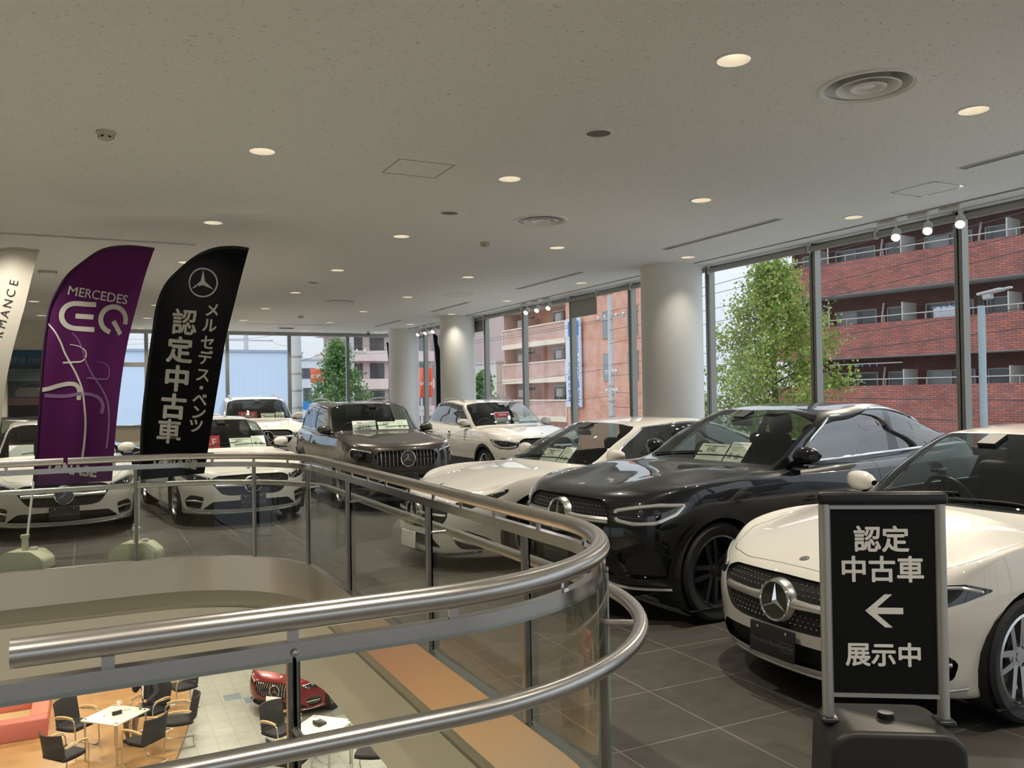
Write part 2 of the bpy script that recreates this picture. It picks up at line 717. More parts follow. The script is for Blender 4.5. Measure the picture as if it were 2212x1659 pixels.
cl = fill_with_holes('ceiling', [(XL, YN), (XW + .05, YN), (XW + .05, YB + .1), (XL, YB + .1)],
                     [circ2(x, y, .105) for x, y, i, j in LIGHTS] + [circ2(x, y, .27, 40) for x, y in DIFF], CEIL, M['ceiling'], flip=True)
struct(cl)
# plenum lid keeps daylight out of the openings
lid = MB()
lid.box(((XL + XW) / 2, (YN + YB) / 2, CEIL + .42), (XW - XL + .6, YB - YN + .6, .06))
struct(lid.build('ceiling_void', M['black_matte']))
for nm, a, b in (('trim_3', (XL, YN), (XW, YN)), ('trim_4', (XW + .08, YN), (XW + .08, YB)), ('trim_5', (XL, YB + .12), (XW, YB + .12)), ('trim_6', (XL, YN), (XL, YB))):
    q = MB()
    q.box(((a[0] + b[0]) / 2, (a[1] + b[1]) / 2, CEIL + .2), (abs(b[0] - a[0]) + .06, abs(b[1] - a[1]) + .06, .40))
    struct(q.build(nm, M['white_plaster']))

# --- plain walls
def wall(name, a, b, z0, z1, mat, th=.12):
    q = MB()
    dx, dy = b[0] - a[0], b[1] - a[1]
    L = math.hypot(dx, dy)
    q.box(((a[0] + b[0]) / 2, (a[1] + b[1]) / 2, (z0 + z1) / 2), (L, th, z1 - z0), rz=math.atan2(dy, dx))
    return struct(q.build(name, mat))


wall('wall_left', (XL - .06, YN), (XL - .06, YB), 0, CEIL, M['beige_wall'])
wall('wall_near', (XL, YN - .06), (XW, YN - .06), 0, .5, M['beige_wall'])
wall('wall_poster', (XL, 23.66), (.45, 23.66), 0, CEIL, M['beige_wall'])
wall('wall_return', (.39, 23.66), (.39, YB), 0, CEIL, M['beige_wall'])
wall('wall_back', (.39, YB + .02), (XW, YB + .02), 0, 1.0, M['beige_wall'])

# --- glass wall on the right: aluminium posts and panes
YM = [6.30 + 2.165 * k for k in range(-7, 0)] + [6.30, 8.47, 10.66, 12.84, 14.96, 17.10, 19.19, 21.34, 23.48]
YM = [y for y in YM if YN < y < YB - .3]
wn = 1
edges = [YN] + YM + [YB - .05]
for k in range(len(edges) - 1):
    y0, y1 = edges[k], edges[k + 1]
    q = MB()
    q.add([(XW, y0, .12), (XW, y1, .12), (XW, y1, CEIL), (XW, y0, CEIL)], [(0, 3, 2, 1)])
    w_ = struct(q.build('window_%d' % wn, M['pane'], smooth=0, recalc=False))
    wn += 1
    if k + 1 < len(edges) - 1:
        f = MB()
        f.rbox((XW - .035, y1 - .030, CEIL / 2), (.12, .045, CEIL), .006, n=1)
        f.rbox((XW - .035, y1 + .030, CEIL / 2), (.12, .045, CEIL), .006, n=1)
        f.build('window_frame', M['alu'], w_)
        g = MB()
        g.box((XW - .015, y1, CEIL / 2), (.10, .018, CEIL))
        g.build('window_gasket', M['alu_dark'], w_)
sl = MB()
sl.box((XW - .02, (YN + YB) / 2, .06), (.16, YB - YN, .12))
sl.box((XW + .02, (YN + YB) / 2, CEIL - .03), (.10, YB - YN, .06))
struct(sl.build('trim_7', M['alu']))
# recessed blind box edge along the ceiling
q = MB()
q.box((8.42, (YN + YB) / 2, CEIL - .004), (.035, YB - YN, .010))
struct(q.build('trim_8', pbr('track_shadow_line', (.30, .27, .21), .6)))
# --- glass wall at the far end
XM = [1.44, 2.5, 3.62, 5.42, 7.22]
edges = [.45] + XM + [XW]
for k in range(len(edges) - 1):
    x0, x1 = edges[k], edges[k + 1]
    q = MB()
    q.add([(x0, YB, 1.0), (x1, YB, 1.0), (x1, YB, 3.60), (x0, YB, 3.60)], [(0, 1, 2, 3)])
    w_ = struct(q.build('window_%d' % wn, M['pane'], smooth=0, recalc=False))
    wn += 1
    f = MB()
    if k < len(edges) - 2:
        f.rbox((x1, YB - .03, 2.32), (.10, .12, 2.60), .006, n=1)
    if k < 2:
        f.rbox(((x0 + x1) / 2, YB - .03, 2.72), (x1 - x0, .11, .13), .006, n=1)
    f.rbox(((x0 + x1) / 2, YB - .04, 1.0), (x1 - x0, .18, .06), .006, n=1)
    f.build('window_frame', M['alu'], w_)
q = MB()
q.box(((.45 + XW) / 2, YB - .02, 3.65), (XW - .45, .16, .10))
struct(q.build('trim_9', M['grey_trim']))

# glass wall behind the viewer, seen only in reflections
for k in range(6):
    x0, x1 = lerp2(XL, XW, k / 6), lerp2(XL, XW, (k + 1) / 6)
    q = MB()
    q.add([(x0, YN, .5), (x1, YN, .5), (x1, YN, 3.6), (x0, YN, 3.6)], [(0, 1, 2, 3)])
    w_ = struct(q.build('window_%d' % wn, M['pane'], smooth=0, recalc=False))
    wn += 1
    f = MB()
    f.rbox((x1, YN - .03, 2.05), (.10, .12, 3.1), .006, n=1)
    f.build('window_frame', M['alu'], w_)
wall('wall_near_head', (XL, YN - .02), (XW, YN - .02), 3.6, CEIL, M['beige_wall'])

# --- round columns
for (x, y, r, lb) in ((8.33, 10.90, .485, 'thick white round column by the window behind the black car'),
                      (8.36, 19.75, .445, 'white round column by the window behind the white car with the red and white card'),
                      (8.40, 23.97, .445, 'farthest white round column, in the corner of the glass walls')):
    q = MB()
    q.lathe([(r, 0), (r, CEIL)], 64)
    o = q.build('column', M['white_plaster'], smooth=60)
    o.location = (x, y, 0)
    tag(o, lb, 'column', 'round columns along the glass wall')

# --- roller blinds
RB = [(-.2, 1.95), (1.97, 4.1), (4.12, 6.20), (6.22, 7.35), (7.37, 8.45), (8.47, 10.55), (11.5, 12.7), (12.72, 13.85), (13.87, 14.93), (14.95, 16.0), (16.02, 17.05), (17.07, 19.15), (19.17, 20.28), (20.3, 21.4), (21.42, 23.4)]
ORD = ['zeroth', 'first', 'second', 'third', 'fourth', 'fifth', 'sixth', 'seventh', 'eighth', 'ninth', 'tenth', 'eleventh', 'twelfth', 'thirteenth', 'fourteenth', 'fifteenth', 'sixteenth']
RBN = 0
LOWERED = {(13.87, 14.93): .36, (19.17, 20.28): .30}
for a, b in RB:
    zt = CEIL - .085
    r_ = thing('roller_blind', 'x', 'blind', (8.80, (a + b) / 2, zt), 0, 'roller blinds along the top of the windows')
    q = MB()
    q.tube([(0, -(b - a) / 2 + .02, 0), (0, (b - a) / 2 - .02, 0)], .036, 14)
    q.build('blind_roller', M['grey_trim'], r_)
    for e in (-1, 1):
        q = MB()
        q.box((0, e * (b - a) / 2, .02), (.05, .012, .13))
        q.build('blind_bracket', M['white_trim'], r_)
    dn = LOWERED.get((a, b))
    if dn:
        q = MB()
        q.box((.034, 0, -dn / 2), (.003, b - a - .08, dn))
        q.box((.034, 0, -dn), (.012, b - a - .08, .02))
        q.build('blind_fabric', pbr('blind_cloth', (.34, .34, .31), .8), r_)
        r_['label'] = ('grey roller blind drawn down a little above the tall blue and white banner' if a < 15 else 'grey roller blind drawn down a little beside the second column')
    else:
        RBN += 1
        r_['label'] = 'rolled up grey blind over the right windows, %s from the near end' % ORD[RBN]

# ------------------------------------------------------------------ ceiling fittings
M['bulb'] = glow('downlight_bulb', (1.0, .90, .74), 6.5)
M['reflector'] = pbr('lamp_reflector', (.82, .78, .70), .4)
M['spot_face'] = glow('spotlight_face', (1.0, .90, .76), 26.0)
proto = None
LW = bpy.data.lights.new('downlight_beam', 'SPOT')
LW.spot_size = math.radians(100)
LW.spot_blend = 1.0
LW.shadow_soft_size = .045
LW.energy = LAMP_W
LW.color = (1.0, .915, .775)

LWD = LW.copy()
LWD.energy = LAMP_W * .20
LWF = LW.copy()
LWF.energy = LAMP_W * 1.55


names_x = {-3: 'seventh', -2: 'sixth', -1: 'fifth', 0: 'fourth', 1: 'third', 2: 'second', 3: 'first'}
names_y = {-5: 'far behind the viewer', -4: 'well behind the viewer', -3: 'behind the viewer', -2: 'straight above the viewer', -1: 'nearest row in view', 0: 'second row', 1: 'third row', 2: 'fourth row', 3: 'fifth row', 4: 'sixth row', 5: 'seventh row', 6: 'farthest row'}
for x, y, i, j in LIGHTS:
    lb = 'recessed ceiling downlight, %s from the window side, %s' % (names_x[i], names_y[j])
    if proto is None:
        t = proto = thing('downlight', lb, 'ceiling light', (x, y, CEIL), 0, 'round downlights set in the ceiling')
        q = MB()
        q.lathe([(.118, 0), (.117, -.006), (.100, -.006), (.098, .01)], 32)
        q.build('trim_ring', M['white_trim'], t)
        q = MB()
        q.lathe([(.099, .0), (.090, .045), (.066, .085), (.066, .10), (0, .10)], 32)
        q.build('reflector', M['reflector'], t, recalc=False)
        q = MB()
        q.disc((0, 0, .085), .050, 24, flip=True)
        q.build('bulb', M['bulb'], t, 0, recalc=False)
        lo = bpy.data.objects.new('downlight_beam', LW)
        link(lo, t)
        lo.location = (0, 0, .012)
    else:
        t = copy_tree(proto)
        t.location = (x, y, CEIL)
        t['label'] = lb
        if i == 3:          # the row along the windows is dimmed to soften highlights on the columns
            for ch in kids(t):
                if ch.type == 'LIGHT':
                    ch.data = LWD
        elif j >= 2:        # far rows made stronger to brighten the far ceiling
            for ch in kids(t):
                if ch.type == 'LIGHT':
                    ch.data = LWF

pd = None
for (x, y), lb in zip(DIFF, ('round ceiling air diffuser nearest the viewer, right of the brightest downlight', 'round ceiling air diffuser in the middle of the ceiling', 'round ceiling air diffuser half hidden by the black feather flag')):
    if pd is None:
        t = pd = thing('air_diffuser', lb, 'air vent', (x, y, CEIL), 0, 'round air diffusers in the ceiling')
        q = MB()
        q.lathe([(.315, 0), (.312, -.012), (.295, -.014), (.255, .03), (.22, .09), (.22, .16)], 48)
        q.build('outer_ring', M['white_trim'], t, 50)
        q = MB()
        q.lathe([(.205, -.012), (.200, -.018), (.19, -.014), (.15, .03), (.13, .10)], 48)
        q.build('middle_ring', M['white_trim'], t, 50)
        q = MB()
        q.lathe([(.115, -.010), (.108, -.018), (.085, -.012), (.07, .012), (.05, .012), (.045, -.002), (0, -.004)], 40)
        q.build('inner_cone', M['white_trim'], t, 50)
        q = MB()
        q.disc((0, 0, .17), .29, 32)
        q.build('duct', M['black_matte'], t, 0)
    else:
        t = copy_tree(pd)
        t.location = (x, y, CEIL)
        t['label'] = lb

for x, y, lb in ((3.51, 5.46, 'round grey ceiling speaker above the middle of the photo, the nearest of three'), (3.53, 8.51, 'round grey ceiling speaker left of the middle air diffuser'), (3.48, 14.56, 'small far round ceiling speaker near the flags')):
    t = thing('ceiling_speaker', lb, 'speaker', (x, y, CEIL), 0, 'speakers set in the ceiling')
    q = MB()
    q.lathe([(.118, 0), (.116, -.010), (.098, -.012), (.094, -.004)], 32)
    q.build('speaker_ring', M['white_trim'], t)
    q = MB()
    q.lathe([(.096, -.004), (.0, -.006)], 32)
    q.build('speaker_mesh', pbr('speaker_mesh', (.16, .15, .13), .7), t)
for x, y, lb in ((.125, 6.91, 'ivory smoke detector on the left ceiling, the nearest one'), (4.64, 9.99, 'white smoke detector on the ceiling below the middle diffuser'), (4.6, 20.55, 'farthest smoke detector, a tiny dot on the ceiling')):
    t = thing('smoke_detector', lb, 'smoke detector', (x, y, CEIL), 0, 'smoke detectors')
    q = MB()
    q.lathe([(.068, 0), (.068, -.022), (.055, -.030)], 28)
    q.build('detector_base', pbr('ivory', (.55, .50, .38), .5), t)
    q = MB()
    q.lathe([(.052, -.026), (.050, -.052), (.030, -.062), (0, -.063)], 28)
    q.build('detector_cap', bpy.data.materials['ivory'], t)
    q = MB()
    for k in range(6):
        a = 2 * PI * k / 6
        q.box((.0505 * math.cos(a), .0505 * math.sin(a), -.045), (.006, .022, .010), rz=a)
    q.build('detector_slot', M['black_matte'], t)


def slot(x, y0, y1, lb, alongx=False):
    t = thing('slot_diffuser', lb, 'air vent', (x, (y0 + y1) / 2, CEIL), PI / 2 if alongx else 0, 'linear slot diffusers in the ceiling')
    L = abs(y1 - y0)
    q = MB()
    for o_ in (-.046, 0, .046):
        q.box((o_, 0, -.004), (.010, L, .010))
    for e in (-1, 1):
        q.box((0, e * L / 2, -.004), (.10, .012, .010))
    q.build('slot_frame', M['white_trim'], t)
    q = MB()
    q.box((0, 0, -.0015), (.085, L, .003))
    q.build('slot_gap', M['black_matte'], t)
    return t


slot(7.13, 2.6, 5.02, 'linear slot diffuser at the top right edge of the photo')
slot(7.20, 7.35, 9.56, 'long linear slot diffuser above the thick column')
slot(7.25, 11.85, 14.2, 'linear slot diffuser in front of the spotlights over the salmon building')
slot(7.26, 16.5, 18.7, 'linear slot diffuser above the second column')
slot(7.27, 21.0, 23.2, 'farthest linear slot diffuser on the right')
t = slot(0, -1.1, 1.1, 'linear slot diffuser over the feather flags on the left', True)
t.location = (.15, 11.49, CEIL)
t = slot(0, -1.2, 1.2, 'far linear slot diffuser running along the end window wall', True)
t.location = (4.9, 23.0, CEIL)


def panel(x, y, sx, sy, rz, name, lb, corners=False):
    t = thing(name, lb, 'ceiling panel', (x, y, CEIL), rz)
    q = MB()
    for e in (-1, 1):
        q.box((e * sx / 2, 0, -.0015), (.010, sy, .004))
        q.box((0, e * sy / 2, -.0015), (sx, .010, .004))
    q.build('panel_frame', pbr('panel_edge', (.45, .44, .41), .5, .3), t)
    q = MB()
    q.box((0, 0, -.0005), (sx - .02, sy - .02, .002))
    q.build('panel_board', M['ceiling'], t)
    if corners:
        for a in (-1, 1):
            for b in (-1, 1):
                q = MB()
                q.box((a * sx * .40, b * sy / 2, -.003), (sx * .13, .014, .006))
                q.box((a * sx / 2, b * sy * .40, -.003), (.014, sy * .13, .006))
                q.build('panel_corner', M['chrome'], t)


panel(2.60, 6.97, .50, .47, 0, 'access_panel', 'square access hatch in the ceiling left of the middle')
panel(7.56, 5.69, .46, .49, 0, 'access_panel', 'square ceiling hatch with bright corners above the near spotlights', True)
panel(6.55, 15.4, .46, .49, 0, 'access_panel', 'faint square ceiling hatch near the second group of spotlights')
q = MB()
q.box((0, 0, -.006), (.42, .16, .012))
t = thing('return_grille', 'dark rectangular vent in the far ceiling', 'air vent', (5.0, 24.2, CEIL))
q.build('vent_frame', M['grey_trim'], t)
q = MB()
for k in range(5):
    q.box((0, -.05 + .025 * k, -.014), (.38, .014, .006), rx=.5)
q.build('vent_slat', M['black_matte'], t)
t = thing('security_camera', 'small dark dome camera on the ceiling near the farthest column', 'camera', (7.6, 24.9, CEIL))
q = MB()
q.lathe([(.06, 0), (.06, -.05), (.05, -.06)], 20)
q.build('camera_base', M['white_trim'], t)
q = MB()
q.lathe([(.048, -.055), (.044, -.09), (.02, -.115), (0, -.118)], 20)
q.build('camera_dome', M['black_gloss'], t)
t = thing('emergency_light', 'small rectangular emergency fitting on the ceiling beside the purple flag', 'ceiling light', (-.55, 14.6, CEIL))
q = MB()
q.rbox((0, 0, -.02), (.26, .12, .04), .01)
q.build('fitting_frame', M['grey_trim'], t)
q = MB()
q.rbox((0, 0, -.035), (.20, .08, .03), .01)
q.build('fitting_cover', M['white_trim'], t)

# track spotlights in threes
SPOT = bpy.data.lights.new('spotlight_beam', 'SPOT')
SPOT.energy = 90
SPOT.spot_size = math.radians(50)
SPOT.spot_blend = .6
SPOT.shadow_soft_size = .03
SPOT.color = (1.0, .86, .66)


def make_spot():
    t = thing('spotlight', 'x', 'spotlight', (0, 0, CEIL), 0, 'white track spotlights in threes by the window')
    q = MB()
    q.rbox((0, .12, -.022), (.045, .26, .036), .006)
    q.build('track_adapter', M['white_trim'], t)
    q = MB()
    q.tube([(0, 0, -.03), (0, 0, -.15)], .010, 8)
    q.build('stem', M['white_trim'], t)
    T = Matrix.Translation((0, 0, -.19)) @ Vector((-.66, -.40, -.64)).to_track_quat('-Z', 'Y').to_matrix().to_4x4()
    q = MB()
    q.lathe([(0, .10), (.040, .098), (.046, .09), (.052, -.055), (.055, -.06), (.048, -.06), (.044, -.03)], 28, T)
    h = q.build('lamp_head', M['white_trim'], t)
    q = MB()
    q.disc((0, 0, -.045), .045, 24, T, flip=True)
    q.build('lamp_face', M['spot_face'], h, 0, recalc=False)
    lo = bpy.data.objects.new('spotlight_beam', SPOT)
    link(lo, h)
    lo.matrix_local = T @ Matrix.Translation((0, 0, -.065))
    return t


sp = make_spot()
first = True
for gname, ys in (('over the near window post on the right', (6.84, 6.42, 6.02)), ('in front of the salmon building', (16.25, 15.75, 15.25)), ('between the two far columns', (23.0, 22.4, 21.8))):
    for y, w_ in zip(ys, ('left', 'middle', 'right')):
        t = sp if first else copy_tree(sp)
        first = False
        t.location = (8.52, y, CEIL)
        t['label'] = 'white track spotlight, the %s one of three %s' % (w_, gname)
# ------------------------------------------------------------------ balustrade round the atrium
bal = thing('balustrade', 'curved stainless steel and glass balustrade round the open atrium', 'railing', (AX, (AYN + AYF) / 2, 0))
M['glass_edge'] = pbr('green_glass_edge', (.42, .50, .46), .3)
BO = Vector((AX, (AYN + AYF) / 2, 0))


def loc3(pts, z):
    return [(x - BO.x, y - BO.y, z) for x, y in pts]


def resample(pts, step=.06):
    """points at even distance along a polyline"""
    out = [Vector((*pts[0], 0))]
    for a, b in zip(pts, pts[1:]):
        a, b = Vector((*a, 0)), Vector((*b, 0))
        n = max(1, int((b - a).length / step))
        for k in range(1, n + 1):
            out.append(a.lerp(b, k / n))
    return [(p.x, p.y) for p in out]


EDGE = atrium(0.02, n=24)
near_gap, far_gap = -.185, -.22
# hand rail: two pieces with a gap on the near side, two on the far side
main = [p for p in EDGE]
main[0] = (near_gap + .012, EDGE[0][1])
main[-1] = (far_gap + .02, EDGE[-1][1])
for nm, pts in (('handrail', main), ('handrail', [(-6.3, EDGE[0][1]), (near_gap - .03, EDGE[0][1])]), ('handrail', [(far_gap - .02, EDGE[-1][1]), (-6.3, EDGE[-1][1])])):
    q = MB()
    q.tube(loc3(resample(pts), 1.105), .036, 20)
    q.build(nm, M['steel'], bal, 50)
# weld collars
q = MB()
cum = resample(EDGE, .05)
# flat bar that clamps the glass
q = MB()
q.tube(loc3(resample(EDGE), 1.015), 0, sq=(.038, .052))
q.build('glass_clamp_bar', M['steel_flat'], bal, 30)
# lower rail on the room side
q = MB()
q.tube(loc3(resample(atrium(.17, n=24)), .81), .029, 18)
q.build('lower_rail', M['steel'], bal, 50)
# posts where the photo has them
POSTS = [(-3.2, AYN), (.48, AYN), (1.73, 2.80), (1.94, 3.79), (1.94, 5.18), (1.94, 7.10), (1.92, 8.40), (1.52, 9.16), (.43, AYF), (-1.35, AYF), (-3.1, AYF)]


def nearest(pt):
    b = min(range(len(cum)), key=lambda i: (cum[i][0] - pt[0]) ** 2 + (cum[i][1] - pt[1]) ** 2)
    a = Vector((*cum[max(b - 1, 0)], 0))
    c = Vector((*cum[min(b + 1, len(cum) - 1)], 0))
    d = (c - a).normalized()
    return b, Vector((*cum[b], 0)), d


idx = []
for p in POSTS:
    b, c, d = nearest(p)
    idx.append(b)
    ang = math.atan2(d.y, d.x)
    q = MB()
    q.rbox((c.x - BO.x, c.y - BO.y, .535), (.034, .034, .97), .006, rz=ang, n=1)
    po = q.build('post', M['steel_dark'], bal, 30)
    nrm = Vector((d.y, -d.x, 0))
    q = MB()
    q.tube([(c.x - BO.x + nrm.x * .01, c.y - BO.y + nrm.y * .01, .81), (c.x - BO.x + nrm.x * .15, c.y - BO.y + nrm.y * .15, .81)], .010, 8)
    q.build('rail_bracket', M['steel'], po, 40)
    q = MB()
    T = Matrix.Translation((c.x - BO.x + nrm.x * .020, c.y - BO.y + nrm.y * .020, 1.015)) @ nrm.to_track_quat('Z', 'Y').to_matrix().to_4x4()
    q.lathe([(.010, 0), (.011, .004), (.008, .009), (0, .010)], 14, T)
    q.build('bolt', M['steel_flat'], po, 40)
# stubs between the clamp bar and the hand rail
s_ = 0
last = 0
k = 0
dist = [0]
for a, b in zip(cum, cum[1:]):
    dist.append(dist[-1] + math.hypot(b[0] - a[0], b[1] - a[1]))
d0 = dist[idx[1]]
step = .47
n0 = int(d0 / step)
for m in range(-n0 + 4, 60):
    dd = d0 + m * step
    if dd > dist[-1] - .2:
        break
    i = min(range(len(dist)), key=lambda i: abs(dist[i] - dd))
    if not (-2.4 < cum[i][0]):
        continue
    b, c, d = nearest(cum[i])
    q = MB()
    q.box((c.x - BO.x, c.y - BO.y, 1.055), (.030, .010, .05), rz=math.atan2(d.y, d.x))
    q.build('rail_stub', M['steel_flat'], bal, 0)
# glass panes between the posts
idx2 = [0] + sorted(idx) + [len(cum) - 1]
for a, b in zip(idx2, idx2[1:]):
    if b - a < 3:
        continue
    seg = cum[a:b + 1]
    # two panes per long bay with a thin joint
    cuts = [(0, len(seg) - 1)]
    if dist[b] - dist[a] > 1.95:
        h = len(seg) // 2
        cuts = [(0, h), (h, len(seg) - 1)]
    for u, v in cuts:
        s2 = seg[u:v + 1]
        # inner side of the posts
        pts = []
        for i, p in enumerate(s2):
            p0 = Vector((*s2[max(i - 1, 0)], 0))
            p1 = Vector((*s2[min(i + 1, len(s2) - 1)], 0))
            d = (p1 - p0).normalized()
            n = Vector((d.y, -d.x, 0))
            pts.append(Vector((*p, 0)) + n * .024 - Vector((BO.x, BO.y, 0)))
        q = MB()
        q.grid([[(p.x, p.y, .05) for p in pts], [(p.x, p.y, 1.00) for p in pts]])
        gp_ = q.build('glass_panel', M['rail_glass'], bal, 60)
        for e_ in (0, -1):
            q = MB()
            q.box((pts[e_].x, pts[e_].y, .525), (.006, .010, .95), rz=math.atan2((pts[1] - pts[0]).y, (pts[1] - pts[0]).x) if e_ == 0 else math.atan2((pts[-1] - pts[-2]).y, (pts[-1] - pts[-2]).x))
            q.build('glass_edge', M['glass_edge'], gp_, 0)
# ------------------------------------------------------------------ cars
# A body is one smooth surface through rings of control points (half body,
# y >= 0): ring 0 is the underside, ring 9 the cowl/belt line, ring 11 the roof
# edge, ring 13 the roof centre line; column 0 is the middle of the nose,
# column 13 the middle of the tail.  Panels and lamps are cut out of it.
SU, SV = 7, 6
NC, NK = 14, 14


def dense(P, sub, pre, post):
    """smooth curve through P (n,m,3) along axis 0"""
    E = np.concatenate([pre[None], P, post[None]])
    d = np.linalg.norm(np.diff(E, axis=0), axis=-1)
    d = np.maximum(d, 1e-5) ** .5
    out = []
    for i in range(1, len(E) - 2):
        p0, p1, p2, p3 = E[i - 1], E[i], E[i + 1], E[i + 2]
        a, b, c = d[i - 1][..., None], d[i][..., None], d[i + 1][..., None]
        m1 = ((p1 - p0) / a - (p2 - p0) / (a + b) + (p2 - p1) / b) * b
        m2 = ((p2 - p1) / b - (p3 - p1) / (b + c) + (p3 - p2) / c) * b
        for k in range(sub):
            t = k / sub
            out.append(p1 * (2 * t ** 3 - 3 * t * t + 1) + m1 * (t ** 3 - 2 * t * t + t) + p2 * (3 * t * t - 2 * t ** 3) + m2 * (t ** 3 - t * t))
    out.append(E[-2])
    return np.array(out)


def lerp(a, b, t):
    return a + (b - a) * t


def car_rings(p):
    wb, w, xf, xr = p['wb'], p['w'], p['xf'], p['xr']
    R = np.zeros((NK, NC, 3))
    n = p.get('nose', 1.0)
    for k in range(7):
        zf, zm, zr, ins, wf, insr = p['low'][k]
        X, T, W = xf - ins, xr + insr, w * wf
        t = lambda a, b: b if k < 6 else a
        xs = [X, X - .02 * n, X - .09 * n, X - .27 * n, max(X - .54 * n, wb / 2 + .33), wb / 2, wb / 2 - .65, 0, -wb / 2 + .65, -wb / 2, min(T + .5, -wb / 2 - .33), T + .20, T + .05, T]
        ys = [0, .30 * W, .57 * W, .82 * W, .945 * W, .985 * W, .985 * W, W, W, .99 * W, .955 * W, .83 * W, .48 * W, 0]
        zz = [zf, zf, zf + .1 * (zm - zf), zf + .35 * (zm - zf), zf + .7 * (zm - zf), zm, zm, zm, zm + .1 * (zr - zm), zm + .3 * (zr - zm), zm + .6 * (zr - zm), zm + .9 * (zr - zm), zr, zr]
        R[k] = np.array([xs, ys, zz]).T
    cx, cz = p['cowl']
    hx, hz = p['head']
    rx, rz = p['rhead']
    bx, bz = p['rbase']
    bw, rw = p['bw'], p['rw']
    z0, z1 = p['belt']
    q = np.linspace(cx - .66, bx + p.get('cq', .42), 5)
    zb = np.linspace(z0, z1, 5)
    R[9] = np.array([[cx, cx - .02, cx - .09, cx - .24, cx - .40, *q, bx + .20, bx + .06, bx + .015, bx],
                     [0, .40 * bw, .72 * bw, .92 * bw, .965 * bw, .98 * bw, bw, bw, bw, .975 * bw, .90 * bw, .70 * bw, .38 * bw, 0],
                     [cz, cz - .003, cz - .012, cz - .03, z0 - .008, *zb, lerp(z1, bz, .45), bz - .008, bz, bz]]).T
    q = np.linspace(hx - .50, rx + p.get('rq', .30), 5)
    pk = p['peak']
    zc = [hz - .012, *p['cant']]
    R[11] = np.array([[hx, hx - .015, hx - .055, hx - .13, hx - .23, *q, rx + .10, rx + .02, rx + .005, rx],
                      [0, .40 * rw, .75 * rw, .95 * rw, .985 * rw, rw, rw, .995 * rw, .98 * rw, .955 * rw, .90 * rw, .70 * rw, .38 * rw, 0],
                      [hz, hz - .003, hz - .012, hz - .038, hz - .030, *zc, rz - .055, rz - .028, rz - .008, rz]]).T
    R[10] = (R[9] + R[11]) / 2
    bul = np.array([.03, .03, .03, .022, .016, .018, .02, .022, .022, .02, .018, .02, .025, .025])
    d = R[11] - R[9]
    # outward of the glass: away from the axis and up
    for c in range(NC):
        e = Vector(d[c])
        o = Vector((R[10][c][0] * .0, R[10][c][1], 0))
        if c < 3:
            nrm = Vector((-(-e.z), 0, -e.x)).normalized()
        elif c > 10:
            nrm = Vector((-e.z, 0, e.x)).normalized()
        else:
            nrm = Vector((0, 1, .15)).normalized()
        R[10][c] += np.array(nrm) * bul[c]
    hb = p.get('hoodbulge', .03)
    up = np.array([1, 1, .95, .7, .4, .12, .03, 0, 0, 0, .05, .2, .4, .4])
    for k, t, zt in ((7, .22, .40), (8, .62, .78)):
        R[k] = lerp(R[6], R[9], t)
        R[k][:, 2] = lerp(R[6][:, 2], R[9][:, 2], lerp(t, zt, 1) if False else t) + up * hb * (1.0 if k == 7 else .9)
        side = slice(6, 10)
        R[k][side, 1] += .010
    if p.get('deck'):          # saloon boot lid: flat, then a lip
        for k, t in ((7, .12), (8, .55)):
            for c in (11, 12, 13):
                R[k][c, 2] = lerp(R[6][c, 2], R[9][c, 2], .25 + .55 * t) + .015
    xm = (hx + rx) / 2
    R[12] = R[11].copy()
    R[12][:, 1] *= .55
    R[12][:, 0] = R[11][:, 0]
    s = np.clip((R[11][:, 0] - rx) / (hx - rx), 0, 1)
    cen = lerp(lerp(rz, hz, s), pk, 1) * 0 + np.interp(R[11][:, 0], [rx, p.get('pkx', xm), hx], [rz, pk, hz])
    sm = lerp(rz, hz, s) + (pk - (rz + hz) / 2) * 4 * s * (1 - s)
    R[13] = R[11].copy()
    R[13][:, 1] = 0
    R[13][:, 2] = sm
    R[12][:, 2] = R[11][:, 2] + (sm - R[11][:, 2]) * .82
    return R


